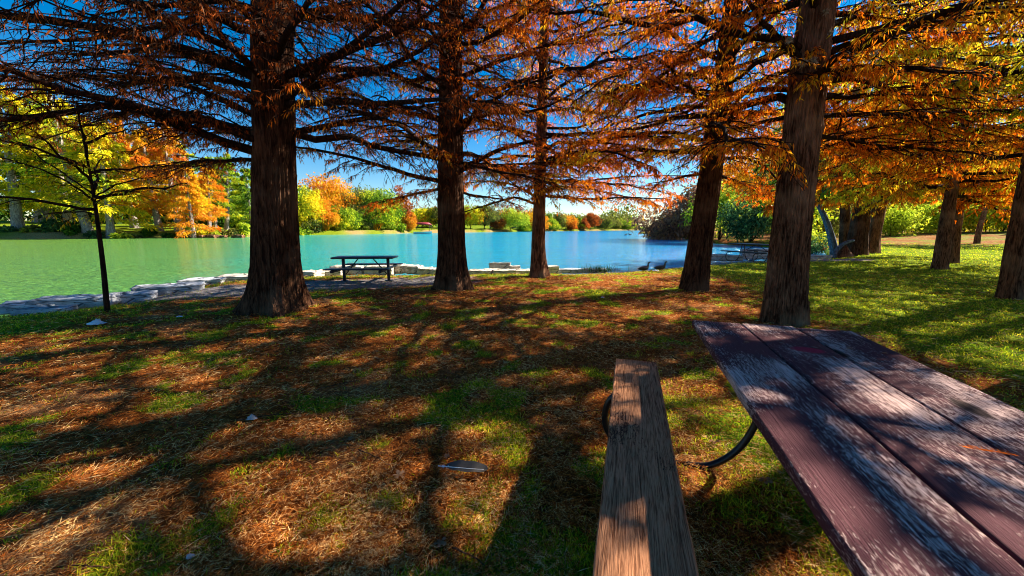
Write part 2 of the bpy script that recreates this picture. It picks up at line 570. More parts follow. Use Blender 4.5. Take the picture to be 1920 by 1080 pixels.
# ------------------------------------------------------------------ trees
def grow(limbs, radii, rng, sec_gap=.22, sec_len=.38, twig_n=7, twig_len=.3, leaf=(.06, .11), leaf_w=.022, n_sec=12, n_twig=7, keep=1.0, droop=.35, hang=.8):
    """limbs: list of (K,3). Returns per-limb wood meshes and one leaf mesh."""
    woods, LV = [], MB()
    for P, r0 in zip(limbs, radii):
        K = len(P)
        seg = np.linalg.norm(np.diff(P, axis=0), axis=1)
        L = seg.sum()
        Rr = r0 * (1 - np.linspace(0, 1, K)) ** .8 + .006
        wood = MB()
        wood.add(*tubes(P[None], Rr[None], 7))
        n = max(3, int(L / sec_gap))
        tt = np.clip((np.arange(n) + rng.uniform(0, .9, n)) / n * .92 + .08, .08, .995)
        u = tt * (K - 1)
        i = np.minimum(u.astype(int), K - 2)
        fr = (u - i)[:, None]
        p0 = P[i] * (1 - fr) + P[i + 1] * fr
        T = nrm(P[i + 1] - P[i])
        side = np.where(np.arange(n) % 2, 1, -1)[:, None]
        H = nrm(np.cross(T, [0, 0, 1.])) * side
        a = np.radians(rng.uniform(38, 72, n))[:, None]
        D = nrm(T * np.cos(a) + H * np.sin(a) + rng.normal(size=(n, 3)) * .16)
        ls = (sec_len * L * (1 - tt) ** .75 * (.35 + tt * .65) * rng.uniform(.5, 1.3, n) + sec_gap * 1.1)[:, None, None]
        s = np.linspace(0, 1, 6)[None, :, None]
        S_ = p0[:, None] + D[:, None] * s * ls + (T * .22)[:, None] * s ** 2 * ls - np.array([0, 0, 1.]) * droop * s ** 2 * ls * rng.uniform(.3, 1.2, (n, 1, 1))
        S_ = S_ + rng.normal(size=S_.shape) * ls * .018 * (s > 0)
        rs = np.minimum(.012 * ls[:, :, 0] + .004, .35 * r0 + .003) * (1 - .8 * np.linspace(0, 1, 6)[None])
        wood.add(*tubes(S_, rs, 4, False))
        # twigs
        m_ = int(twig_n)
        ti = rng.uniform(.1, 1, (n, m_))
        u = ti * 5
        i = np.minimum(u.astype(int), 4)
        fr = (u - i)[..., None]
        rows = np.arange(n)[:, None]
        q0 = S_[rows, i] * (1 - fr) + S_[rows, i + 1] * fr
        TT = nrm(S_[rows, i + 1] - S_[rows, i])
        sd = np.where(rng.uniform(size=(n, m_, 1)) > .5, 1, -1)
        HH = nrm(np.cross(TT, [0, 0, 1.])) * sd
        DD = nrm(TT * .6 + HH * .8 + rng.normal(size=TT.shape) * .25)
        lt = (twig_len * rng.uniform(.4, 1.2, (n, m_, 1, 1)) * np.minimum(1, .45 + ls[:, :, :, None] * .5))
        sw = np.linspace(0, 1, 4)[None, None, :, None]
        W = q0[:, :, None] + DD[:, :, None] * sw * lt - np.array([0, 0, 1.]) * droop * sw ** 2 * lt
        W = W.reshape(-1, 4, 3)
        kp = rng.uniform(size=len(W)) < .9
        W = W[kp]
        wood.add(*tubes(W, np.broadcast_to(np.array([[.004, .0032, .0025, .0015]]) * (1 + r0 * 4), (len(W), 4)), 3, False))
        woods.append(wood)
        # leaves along twigs and secondary branches
        for A, cnt in ((W, n_twig), (S_, n_sec)):
            N_, K_ = len(A), A.shape[1]
            ui = rng.uniform(.15, 1, (N_, cnt)) * (K_ - 1)
            i = np.minimum(ui.astype(int), K_ - 2)
            fr = (ui - i)[..., None]
            rows = np.arange(N_)[:, None]
            b = (A[rows, i] * (1 - fr) + A[rows, i + 1] * fr).reshape(-1, 3)
            tg = nrm(A[rows, i + 1] - A[rows, i]).reshape(-1, 3)
            kk = rng.uniform(size=len(b)) < keep * (.25 + 1.35 * sstep(.3, .62, vnoise(b * 1.5, 77)))
            b, tg = b[kk], tg[kk]
            d = tg * .7 + rng.normal(size=b.shape) * .55 + np.array([0, 0, -hang])
            LV.add(*fronds(b, d, rng.uniform(leaf[0], leaf[1], len(b)), leaf_w * rng.uniform(.6, 1.3, len(b)), rng, .2))
    return woods, LV


def trunk_mesh(path, rad, rng, sides=56, rows=90, flare=.75, flare_h=.45, lobes=6, rough=.035, knots=()):
    """path: (K,3) centre line from below ground to top; rad: radius at breast height"""
    C = spline(path, rows)
    s = np.linspace(0, 1, rows)
    # denser rings low down
    s = s ** 1.35
    u = s * (rows - 1)
    i = np.minimum(u.astype(int), rows - 2)
    fr = (u - i)[:, None]
    C = C[i] * (1 - fr) + C[i + 1] * fr
    z = C[:, 2] - C[0, 2]
    Hh = z[-1]
    th = np.linspace(0, 2 * np.pi, sides, endpoint=False)
    R = rad * (1.06 - .9 * (z / Hh) ** 1.1)[:, None]
    ph = rng.uniform(0, 6.28, 4)
    lob = .5 + .5 * np.cos(lobes * th + ph[0] + .8 * np.sin(2 * th + ph[1]))
    lob = .45 * lob + .55 * (.5 + .5 * np.cos((lobes - 3) * th + ph[2]))
    fl = np.exp(-z / flare_h)[:, None]
    R = R * (1 + flare * fl * (.3 + 1.2 * lob[None] ** 1.4) + .05 * np.cos(lobes * th + ph[0])[None] * np.exp(-z / 1.6)[:, None])
    cyl = np.stack(np.broadcast_arrays(np.cos(th)[None] * 3.2, np.sin(th)[None] * 3.2, (z * .9)[:, None]), -1)
    fine = vnoise(cyl * np.array([4.2, 4.2, 1.0]) * 1.0, 3) + .6 * vnoise(cyl * np.array([9, 9, 2.2]), 4)
    R = R * (1 + (fine - .8) * rough * 4.6 + (vnoise(cyl * .8, 8) - .5) * .09)
    for kz, ka, kr in knots:
        d2 = ((z[:, None] - kz) / (.8 * kr)) ** 2 + (np.angle(np.exp(1j * (th[None] - ka))) * rad / kr) ** 2
        R = R + kr * .28 * np.exp(-d2 * 1.5)
    V = np.stack([C[:, 0, None] + R * np.cos(th), C[:, 1, None] + R * np.sin(th), np.broadcast_to(C[:, 2, None], R.shape)], -1)
    n, k = rows, sides
    ii = np.arange(n * k).reshape(n, k)
    Q = np.stack([ii[:-1], np.roll(ii[:-1], -1, 1), np.roll(ii[1:], -1, 1), ii[1:]], -1).reshape(-1, 4)
    mb = MB().add(V, Q)
    if rows >= 100:      # peeling strips of bark
        cen = np.stack([C[:, 0], C[:, 1], C[:, 2]], -1)
        for _ in range(sides * 9):
            i0 = int(rng.integers(2, int(rows * .62)))
            mlen = int(rng.integers(4, 13))
            c0 = int(rng.integers(0, k))
            wd = int(rng.integers(1, 3))
            ii_ = i0 + np.arange(mlen)
            cc_ = (c0 + np.round(np.cumsum(rng.uniform(-.25, .25, mlen))).astype(int))
            A_, B_ = V[ii_, cc_ % k], V[ii_, (cc_ + wd) % k]
            mid = (A_ + B_) / 2
            nrm_ = nrm((mid - cen[ii_]) * np.array([1, 1, 0]))
            u = np.linspace(-1, 1, mlen)
            tp = np.clip(1.15 - np.abs(u) ** 3, .15, 1)[:, None]
            lift = (rad * (.02 + .03 * rng.uniform() + .03 * rng.uniform() * np.abs(u) ** 3))[:, None]
            A2, B2 = mid + (A_ - mid) * tp, mid + (B_ - mid) * tp
            M2 = mid + nrm_ * lift
            W_ = np.stack([A2 + nrm_ * lift * .15, M2 + (A2 - mid) * .45, M2 + (B2 - mid) * .45, B2 + nrm_ * lift * .15], 1)
            jj = np.arange(mlen * 4).reshape(mlen, 4)
            mb.add(W_, np.stack([jj[:-1, :-1], jj[:-1, 1:], jj[1:, 1:], jj[1:, :-1]], -1).reshape(-1, 4))
    return mb, C, z


def interp_path(C, zq):
    return np.array([np.interp(zq, C[:, 2], C[:, j]) for j in range(3)])


def auto_limbs(C, rng, z0, z1, n, Lmax, up=(8, 28), droop=.25, K=12, az_bias=None, taper=.8):
    out, rad = [], []
    az = rng.uniform(0, 6.28)
    for k in range(n):
        f = (k + rng.uniform(0, .8)) / n
        zz = z0 + (z1 - z0) * f
        b = interp_path(C, zz)
        az += 2.4 + rng.normal() * .35
        L = Lmax * (1 - f) ** taper * rng.uniform(.7, 1.1) + .5
        a = math.radians(rng.uniform(*up))
        d = np.array([math.cos(az) * math.cos(a), math.sin(az) * math.cos(a), math.sin(a)])
        s = np.linspace(0, 1, K)[:, None]
        P = b + d * s * L - np.array([0, 0, 1]) * droop * L * s ** 2 + np.cumsum(rng.normal(size=(K, 3)), 0) * L * .014 * (s > 0)
        out.append(P)
        rad.append(.0085 * L + .008)
    return out, rad


def cypress(name, label, base_px, path_px, r, H, z0, n_limb, Lmax, leafmat, bark='bark', explicit=(), seed=1, split=None, group=None,
            fine={}, coarse={}, depth=None, flare=.75, sides=56, rows=90, limb_parts=True, up=(5, 25), droop=.25, lobes=6, flare_h=.45, knots=(), z1=None, cat='tree'):
    rng = np.random.default_rng(seed)
    b = on(*base_px)
    Yd = depth or b[1]
    if depth:
        b = at(*base_px, depth)
    gzb = gz1(b[0], b[1])
    base = np.array([b[0], b[1], gzb])
    pts = [base + [0, 0, -.25]] + [at(px, py, b[1] + dy) for px, py, dy in path_px]
    top = pts[-1] + nrm(pts[-1] - pts[-2] + np.array([0, 0, .4]) * np.linalg.norm(pts[-1] - pts[-2])) * max(.5, H - (pts[-1][2] - gzb))
    pts.append(top)
    pts = np.array(pts)
    # even spacing by height
    zq = np.linspace(pts[0][2], pts[-1][2], 14)
    path = np.array([np.interp(zq, pts[:, 2], pts[:, j]) for j in range(3)]).T
    path[1:-1, :2] = (path[:-2, :2] + 2 * path[1:-1, :2] + path[2:, :2]) / 4
    tm, C, z = trunk_mesh(path, r, rng, sides, rows, flare, flare_h, lobes, knots=knots)
    root = thing(name, label, cat, base, group)
    tm.build('trunk', M[bark], root, True, base)
    L1, R1 = [], []
    for e in explicit:
        zs, pix = e[0], e[1]
        s0 = interp_path(C, at(CX, zs, b[1])[2])
        pp = [s0] + [at(px, py, b[1] + dy) for px, py, dy in pix]
        P = spline(pp, 14)
        P = P + np.cumsum(rng.normal(size=P.shape), 0) * .012 * (np.arange(14) > 0)[:, None]
        L1.append(P)
        R1.append(e[2] if len(e) > 2 else .05)
    L2, R2 = auto_limbs(C, rng, gzb + z0, gzb + (z1 or H * .93), n_limb, Lmax, up, droop)
    for P, rr in zip(L2, R2):
        if split is None or P[0][2] < split:
            L1.append(P)
            R1.append(rr)
    Lh = [P for P in L2 if not (split is None or P[0][2] < split)]
    Rh = [rr for P, rr in zip(L2, R2) if not (split is None or P[0][2] < split)]
    lm = M[bark] if bark in ('bark_grey', 'bark_blue') else M['bark_dark']
    woods, LV = grow(L1, R1, rng, **fine)
    if limb_parts:
        for w in woods:
            w.build('limb', lm, root, False, base)
    else:
        allw = MB()
        for w in woods:
            for a in (w,):
                o = allw.n
                V = np.concatenate(a.v)
                allw.add(V, np.concatenate(a.q), np.concatenate(a.t) if a.t else None)
        allw.build('branches', lm, root, False, base)
    gap = rng.uniform(size=len(Lh)) < .72
    Lh, Rh = [p for p, q in zip(Lh, gap) if q], [p for p, q in zip(Rh, gap) if q]
    if Lh:
        woods2, LV2 = grow(Lh, Rh, rng, **coarse)
        up_ = MB()
        for w in woods2:
            up_.add(np.concatenate(w.v), np.concatenate(w.q), np.concatenate(w.t) if w.t else None)
        up_.build('upper_branches', lm, root, False, base)
        LV.add(np.concatenate(LV2.v), np.concatenate(LV2.q))
    LV.build('crown', M[leafmat], root, False, base)
    return root


NF = dict(sec_gap=.16, sec_len=.36, twig_n=10, twig_len=.28, leaf=(.04, .085), leaf_w=.013, n_sec=14, n_twig=10, keep=.8)
CO = dict(sec_gap=.42, sec_len=.36, twig_n=4, twig_len=.45, leaf=(.12, .24), leaf_w=.045, n_sec=7, n_twig=4, keep=.4)

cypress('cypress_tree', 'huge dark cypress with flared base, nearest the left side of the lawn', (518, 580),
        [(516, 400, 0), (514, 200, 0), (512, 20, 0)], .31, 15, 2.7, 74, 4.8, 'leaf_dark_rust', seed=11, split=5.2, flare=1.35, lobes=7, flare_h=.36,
        sides=110, rows=170, knots=((2.0, -1.9, .10), (2.3, -1.2, .08), (1.6, -1.4, .09), (2.9, -1.7, .08)),
        fine=dict(NF, keep=.52), coarse=CO,
        explicit=[(165, [(400, 105, -.3), (250, 65, -.6), (0, 22, -1.0), (-300, 20, -1.2), (-560, 40, -1.4)], .075),
                  (160, [(420, 60, .3), (350, -10, .5), (300, -90, .8)], .06),
                  (172, [(420, 150, .5), (330, 152, .8), (200, 145, 1.2), (60, 150, 1.6), (-160, 170, 2.0)], .05),
                  (292, [(420, 262, -.2), (330, 225, -.5), (210, 192, -.9), (90, 208, -1.3), (-150, 232, -1.6), (-420, 250, -1.8)], .07),
                  (255, [(420, 225, .4), (330, 205, .9), (220, 215, 1.6), (90, 260, 2.2)], .05),
                  (262, [(440, 240, 1.0), (390, 235, 2.0), (330, 265, 3.0)], .045),
                  (60, [(420, 30, .2), (300, 50, .4), (180, 80, .4), (0, 90, .2), (-220, 110, 0)], .045),
                  (150, [(620, 110, -.2), (720, 75, -.3), (800, 35, -.4), (860, -30, -.5)], .06),
                  (182, [(640, 150, .3), (740, 120, .5), (830, 65, .6), (900, 30, .6)], .055),
                  (200, [(640, 187, -.4), (740, 190, -.8), (850, 188, -1.1), (960, 200, -1.4)], .05),
                  (255, [(620, 240, .6), (720, 222, 1.1), (830, 200, 1.6), (930, 215, 1.9)], .05),
                  (30, [(620, 20, .4), (740, -20, .6), (860, -60, .8)], .05),
                  (40, [(430, 5, -.8), (330, 10, -1.6), (210, 0, -2.4)], .05),
                  (120, [(540, 60, -1.0), (570, 0, -2.0), (600, -70, -2.8)], .05),
                  (210, [(430, 170, -.9), (330, 130, -1.7), (230, 90, -2.2)], .04),
                  (300, [(430, 300, .9), (360, 300, 1.8), (280, 320, 2.6)], .035)])
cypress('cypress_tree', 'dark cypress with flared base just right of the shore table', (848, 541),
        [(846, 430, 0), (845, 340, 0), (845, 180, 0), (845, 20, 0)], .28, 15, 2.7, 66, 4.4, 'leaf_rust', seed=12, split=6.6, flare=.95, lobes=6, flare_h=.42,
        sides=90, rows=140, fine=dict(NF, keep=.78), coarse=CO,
        explicit=[(345, [(760, 325, -.3), (680, 300, -.6), (570, 278, -1.0), (500, 268, -1.2)], .045),
                  (300, [(790, 270, .2), (730, 245, .4), (640, 235, .6), (560, 250, .7)], .035),
                  (330, [(930, 285, -.4), (1010, 262, -.8), (1090, 255, -1.2)], .05),
                  (315, [(930, 310, .5), (1030, 300, .8), (1120, 310, 1.1)], .04),
                  (240, [(920, 215, -.3), (1010, 205, -.6), (1120, 150, -.9)], .045),
                  (230, [(770, 215, -.6), (690, 205, -1.2), (610, 185, -1.8)], .04),
                  (180, [(760, 150, .3), (690, 110, .6), (610, 90, .9)], .04),
                  (150, [(930, 120, .3), (1020, 90, .7), (1120, 80, 1.0)], .045),
                  (100, [(780, 75, -.5), (700, 40, -1.0), (620, 20, -1.4)], .04),
                  (90, [(920, 70, -.8), (1000, 20, -1.6), (1060, -40, -2.2)], .045),
                  (60, [(930, 20, .5), (1020, -20, 1.0), (1120, -40, 1.2)], .04),
                  (350, [(800, 360, .9), (750, 372, 1.6), (700, 385, 2.2)], .03),
                  (352, [(890, 365, 1.0), (940, 372, 1.9), (980, 385, 2.6)], .03)])
cypress('cypress_tree', 'slim grey cypress standing alone in the middle at the water edge', (1012, 519),
        [(1006, 470, 0), (1012, 400, 0), (1014, 300, 0), (1018, 150, 0), (1022, 20, 0)], .165, 13, 2.4, 62, 3.9, 'leaf_orange', bark='bark_warm', seed=13, split=7.6,
        flare=1.1, lobes=5, sides=64, rows=110, fine=dict(NF, leaf=(.045, .09), leaf_w=.015, keep=.9, n_twig=11), coarse=CO, up=(2, 16), droop=.22,
        explicit=[(385, [(960, 372, -.2), (900, 392, -.4), (850, 405, -.6)], .03),
                  (375, [(960, 350, .3), (900, 345, .6), (840, 355, .9)], .03),
                  (365, [(1080, 370, -.2), (1170, 366, -.4), (1260, 368, -.6)], .035),
                  (355, [(1080, 350, .5), (1150, 365, 1.0), (1220, 380, 1.4)], .03),
                  (335, [(1090, 342, .2), (1180, 328, .4), (1290, 325, .5)], .03),
                  (300, [(1090, 300, -.4), (1180, 290, -.8), (1270, 270, -1.1)], .03),
                  (320, [(950, 320, -.4), (880, 322, -.8)], .03),
                  (240, [(1090, 235, .2), (1180, 190, .4), (1260, 120, .6)], .035)])
cypress('cypress_tree', 'dark leaning cypress with a split base, beside the two ducks', (1300, 543),
        [(1318, 430, 0), (1336, 300, 0), (1352, 180, 0), (1368, 60, 0), (1376, 0, 0)], .235, 13, 2.6, 72, 4.2, 'leaf_orange', seed=14, split=6.4,
        flare=.55, lobes=5, sides=80, rows=120, fine=dict(NF, keep=.95), coarse=CO, droop=.3,
        explicit=[(285, [(1270, 285, -.2), (1180, 270, -.4), (1100, 262, -.5)], .035),
                  (330, [(1270, 340, .4), (1210, 345, .7)], .03),
                  (300, [(1400, 300, .3), (1450, 330, .7), (1500, 380, 1.2)], .035),
                  (230, [(1420, 215, -.5), (1500, 220, -.9), (1580, 240, -1.2)], .035),
                  (170, [(1280, 165, -.4), (1200, 160, -.8), (1120, 190, -1.1)], .04),
                  (120, [(1290, 90, .3), (1210, 50, .6), (1130, 30, .8)], .04),
                  (320, [(1400, 345, 1.0), (1440, 370, 2.0)], .03)])
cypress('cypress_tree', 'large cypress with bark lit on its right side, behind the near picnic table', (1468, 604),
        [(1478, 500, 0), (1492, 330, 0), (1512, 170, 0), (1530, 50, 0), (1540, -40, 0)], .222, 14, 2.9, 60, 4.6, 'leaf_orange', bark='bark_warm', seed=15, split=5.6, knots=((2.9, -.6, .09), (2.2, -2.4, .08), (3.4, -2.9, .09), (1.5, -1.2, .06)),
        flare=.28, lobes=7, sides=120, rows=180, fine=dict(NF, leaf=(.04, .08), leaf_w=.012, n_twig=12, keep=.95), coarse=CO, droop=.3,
        explicit=[(125, [(1450, 60, -.2), (1405, 10, -.4), (1370, -60, -.6)], .04),
                  (108, [(1620, 78, -.2), (1720, 55, -.4), (1840, 35, -.6), (1960, 5, -.8)], .045),
                  (215, [(1600, 212, .3), (1700, 212, .7), (1800, 230, 1.2), (1900, 262, 1.6)], .03),
                  (180, [(1620, 180, .6), (1720, 165, 1.2), (1830, 175, 1.8)], .035),
                  (165, [(1420, 165, .5), (1340, 175, .9), (1250, 165, 1.2)], .035),
                  (250, [(1600, 270, .8), (1680, 290, 1.5), (1760, 330, 2.2)], .03),
                  (60, [(1640, 20, .6), (1760, 0, 1.0), (1900, -20, 1.4)], .04),
                  (210, [(1420, 225, .8), (1360, 250, 1.4), (1300, 290, 1.9)], .03),
                  (140, [(1640, 125, -.7), (1740, 120, -1.2), (1850, 130, -1.7)], .035)])
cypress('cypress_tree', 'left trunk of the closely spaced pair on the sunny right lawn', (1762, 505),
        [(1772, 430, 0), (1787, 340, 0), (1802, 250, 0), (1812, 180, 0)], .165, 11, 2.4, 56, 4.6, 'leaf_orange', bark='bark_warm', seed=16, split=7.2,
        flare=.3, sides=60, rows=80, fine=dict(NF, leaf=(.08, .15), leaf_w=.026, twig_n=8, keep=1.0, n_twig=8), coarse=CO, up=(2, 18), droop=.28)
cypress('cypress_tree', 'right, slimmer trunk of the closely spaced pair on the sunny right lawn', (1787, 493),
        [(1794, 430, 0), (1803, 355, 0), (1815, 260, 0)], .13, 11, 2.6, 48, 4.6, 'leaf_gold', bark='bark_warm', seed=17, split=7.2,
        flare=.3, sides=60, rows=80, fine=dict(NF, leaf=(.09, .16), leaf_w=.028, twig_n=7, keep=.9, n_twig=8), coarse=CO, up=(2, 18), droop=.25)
cypress('cypress_tree', 'cypress trunk cut off by the right edge of the photo', (1903, 560),
        [(1918, 450, 0), (1940, 330, 0), (1962, 200, 0)], .20, 12, 2.5, 58, 4.2, 'leaf_limegold', bark='bark_warm', seed=18, split=5.6,
        flare=.35, sides=70, rows=90, fine=dict(NF, leaf=(.05, .10), leaf_w=.017, keep=1.0), coarse=CO, droop=.28,
        explicit=[(215, [(1850, 210, -.2), (1760, 215, -.3), (1670, 230, -.4)], .03),
                  (170, [(1850, 130, -.4), (1760, 110, -.7), (1670, 100, -1.0)], .035),
                  (260, [(1850, 262, .6), (1770, 275, 1.1), (1690, 310, 1.6)], .03)])
# the sapling by the shore slabs
cypress('young_tree', 'thin young cypress sapling by the blue shore slabs at left', (199, 586),
        [(194, 500, 0), (181, 400, 0), (172, 340, 0), (160, 280, 0)], .036, 3.2, 1.55, 10, 1.1, 'leaf_gold', bark='bark_dark', seed=19, flare=.45, flare_h=.12, sides=30, rows=50,
        fine=dict(NF, sec_gap=.2, twig_n=4, n_sec=6, n_twig=6, keep=.55), up=(15, 35), droop=.05,
        explicit=[(378, [(140, 352, -.1), (80, 318, -.2), (0, 290, -.3)], .010), (365, [(120, 330, .2), (60, 290, .3), (10, 262, .4)], .009),
                  (372, [(225, 345, .1), (290, 325, .2)], .008), (382, [(215, 362, -.2), (262, 352, -.3)], .007), (400, [(150, 400, .2), (90, 398, .4)], .006)])
# big clump beyond the lawn
cypress('double_trunk_tree', 'left stem of the massive two-stemmed tree beyond the lawn', (1606, 477),
        [(1610, 430, 0), (1620, 370, 0), (1632, 300, 0)], .38, 13, 3.0, 34, 6, 'leaf_orange', bark='bark', seed=21, flare=.35, sides=50, rows=60,
        fine=dict(sec_gap=.4, twig_n=7, twig_len=.5, leaf=(.16, .3), leaf_w=.07, n_sec=12, n_twig=8, keep=1.0), limb_parts=False, up=(2, 25), droop=.35)
cypress('double_trunk_tree', 'right, outward leaning stem of the massive two-stemmed tree beyond the lawn', (1630, 475),
        [(1638, 430, 0), (1651, 375, 0), (1672, 300, 0)], .33, 12, 3.2, 30, 5, 'leaf_gold', bark='bark_warm', seed=22, flare=.4, sides=50, rows=60,
        fine=dict(sec_gap=.4, twig_n=7, twig_len=.5, leaf=(.16, .3), leaf_w=.07, n_sec=12, n_twig=8, keep=1.0), limb_parts=False, up=(2, 25), droop=.3)
cypress('straight_tree', 'straight dark trunk behind the stump beyond the lawn', (1586, 471),
        [(1585, 430, 0), (1584, 380, 0), (1582, 300, 0)], .26, 12, 3.4, 22, 5, 'leaf_far_olive', bark='bark', seed=23, flare=.2, sides=40, rows=50,
        fine=dict(sec_gap=.45, twig_n=6, twig_len=.5, leaf=(.18, .32), leaf_w=.09, n_sec=10, n_twig=7), limb_parts=False, up=(5, 30), droop=.2)
cypress('leaning_tree', 'blue grey trunk leaning left beyond the gravel strip', (1568, 470),
        [(1560, 445, 0), (1548, 410, 0), (1533, 380, 0), (1505, 330, 0)], .20, 7.5, 3.0, 16, 3.6, 'leaf_far_green', bark='bark_blue', seed=24, flare=.25, sides=40, rows=50,
        fine=dict(sec_gap=.4, twig_n=6, twig_len=.5, leaf=(.18, .3), leaf_w=.1, n_sec=10, n_twig=7), limb_parts=False, up=(5, 35), droop=.2)
cypress('slender_tree', 'slender bent tree at the far edge of the right lawn', (1831, 459),
        [(1834, 435, 0), (1845, 400, 0), (1857, 365, 0), (1868, 330, 0)], .17, 10, 4.2, 26, 5, 'leaf_orange', bark='bark_warm', seed=25, flare=.2, sides=30, rows=40,
        fine=dict(sec_gap=.5, twig_n=6, twig_len=.6, leaf=(.25, .42), leaf_w=.1, n_sec=10, n_twig=7), limb_parts=False, up=(5, 25), droop=.2)
# a neighbour just outside the frame whose crown reaches in from the right
cypress('overhanging_tree', 'tree beyond the right edge whose sunlit branches hang over the picnic table', (2170, 560),
        [(2185, 300, 0), (2210, 0, 0)], .24, 12, 3.2, 26, 5.0, 'leaf_limegold', bark='bark', seed=26, split=4.6, depth=4.0, sides=40, rows=50,
        fine=dict(NF, leaf=(.045, .09), leaf_w=.014, keep=.9), coarse=CO, limb_parts=False, up=(8, 28))


cypress('overhanging_tree', 'second tree added beyond the right edge to streak the lawn with shadow, its orange branches reaching in', (2260, 505),  # out-of-frame tree added to throw shadow streaks on the lawn
        [(2280, 300, 0), (2300, 100, 0)], .24, 12, 2.8, 60, 5.2, 'leaf_orange', bark='bark', seed=27, split=7, depth=9.5, sides=30, rows=40,
        fine=dict(NF, leaf=(.08, .14), leaf_w=.025, n_twig=7, keep=1.0), coarse=CO, limb_parts=False, up=(4, 22))


# ---- broadleaf trees and shrubs
def leaf_mass(rng, centers, radii, n, size, flat=.75, droop=.2, aspect=.55):
    """n leaves scattered over uneven clumps"""
    k = len(centers)
    w = radii ** 2
    ci = rng.choice(k, n, p=w / w.sum())
    d = nrm(rng.normal(size=(n, 3)))
    rr = radii[ci] * (1 - np.abs(rng.normal(size=n)) * .3 + (rng.uniform(size=n) < .2) * rng.uniform(0, .55, n))
    p = centers[ci] + d * rr[:, None] * np.array([1, 1, flat])
    keep = vnoise(p / (radii.mean() * .5) + 50, 5) > .3
    p, d, ci = p[keep], d[keep], ci[keep]
    dr = d * .6 + rng.normal(size=p.shape) * .7 + np.array([0, 0, -.3])
    s = size * rng.uniform(.6, 1.4, len(p))
    return fronds(p, dr, s, s * aspect, rng, droop)


def broadleaf(name, label, H, W, seed, leafmat, bark='bark_dark', z0=.25, n=5200, size=.42, clumps=26, cat='tree', r=.2, group=None, loc=(0, 0, 0), lean=0, stems=1, shape='round'):
    rng = np.random.default_rng(seed)
    root = thing(name, label, cat, loc, group)
    c = []
    for _ in range(clumps):
        while True:
            q = rng.uniform(-1, 1, 3)
            if shape == 'cone':
                f = (q[2] + 1) / 2
                if np.hypot(q[0], q[1]) < (1 - f) ** .8 + .06:
                    break
            elif (q ** 2).sum() < 1:
                break
        c.append(q)
    c = np.array(c)
    c = c * np.array([W / 2 * .82, W / 2 * .82, H * (1 - z0) / 2 * .85]) + np.array([lean * .5, 0, H * (z0 + (1 - z0) / 2)])
    rad = rng.uniform(.4, 1.25, clumps) * W * (.15 if shape == 'cone' else .19) * (1 if clumps < 50 else .72)
    LV = MB().add(*leaf_mass(rng, c, rad, n, size))
    LV.build('crown', M[leafmat], root)
    T = MB()
    for s in range(stems):
        a = rng.uniform(0, 6.28)
        off = np.array([math.cos(a), math.sin(a), 0]) * (.15 * W * (stems > 1))
        path = spline([[0 + off[0] * .3, off[1] * .3, -.4], [off[0] + lean * .3, off[1], H * z0], [off[0] * 1.4 + lean * .7, off[1] * 1.4, H * .8]], 9)
        T.add(*tubes(path[None], (r * np.array([1.5, 1.15, 1, .9, .8, .66, .5, .35, .2]))[None], 9))
        for k in range(5):
            b0 = path[rng.integers(2, 7)]
            e = c[rng.integers(0, clumps)]
            T.add(*tubes(spline([b0, (b0 + e) / 2 + [0, 0, .1 * H * .3], e], 6)[None], (r * .38 * np.linspace(1, .3, 6))[None], 5))
    T.build('trunk', M[bark], root, True)
    return root


# far bank trees: five shapes, copied
FB = 'trees lining the far bank'


def far_cypress(seed, H, W, lean=0.0, z0=.17, n_limb=34, leafs=1.0):
    """big bank cypress: pale flared trunk, layered sprays"""
    rng = np.random.default_rng(seed)
    root = thing('bank_cypress', '', 'tree')
    path = np.array([[0, 0, -1.5], [lean * .1, 0, 1.0], [lean * .6, 0, H * .3], [lean, 0, H * .65], [lean * 1.1, 0, H]])
    tm, C, z = trunk_mesh(path, H * .026, rng, 22, 40, .9, 1.6, 5, .05)
    tm.build('trunk', M['bark_grey'], root, True)
    L, R = auto_limbs(C, rng, H * z0, H * .97, n_limb, W / 2, (0, 22), .22, 8, None, .55)
    LV, wd = MB(), MB()
    for P, r0 in zip(L, R):
        wd.add(*tubes(P[None], (np.linspace(1, .2, 8) * r0)[None], 5))
        n = int(210 * leafs)
        u = rng.uniform(.12, 1, n) ** .8 * 7
        i = np.minimum(u.astype(int), 6)
        b = P[i] + (P[i + 1] - P[i]) * (u - i)[:, None]
        T = nrm(P[-1] - P[0])
        Hh = nrm(np.cross(T, [0, 0, 1.]))
        Lw = np.linalg.norm(P[-1] - P[0])
        side = rng.uniform(-1, 1, n)[:, None]
        b = b + Hh * side * Lw * .30 * (1.1 - u / 8)[:, None] + rng.normal(size=(n, 3)) * np.array([.2, .2, .28]) - np.array([0, 0, .25]) * np.abs(side)
        d = T * .7 + Hh * np.sign(side) * .7 + rng.normal(size=(n, 3)) * .35 + np.array([0, 0, -.35])
        LV.add(*fronds(b, d, rng.uniform(.45, 1.0, n), rng.uniform(.14, .3, n), rng, .2))
    wd.build('branches', M['bark_grey'], root)
    LV.build('crown', M['leaf_far_yellow'], root)
    return root


protos = [far_cypress(31, 24, 13, 1.0), far_cypress(32, 22, 12, -1.2), far_cypress(33, 20, 11, .3), far_cypress(34, 26, 14, 2.0)]
crowns = {k: {'crown': M['leaf_far_' + k]} for k in ('yellow', 'orange', 'green', 'olive', 'red')}
used = set()


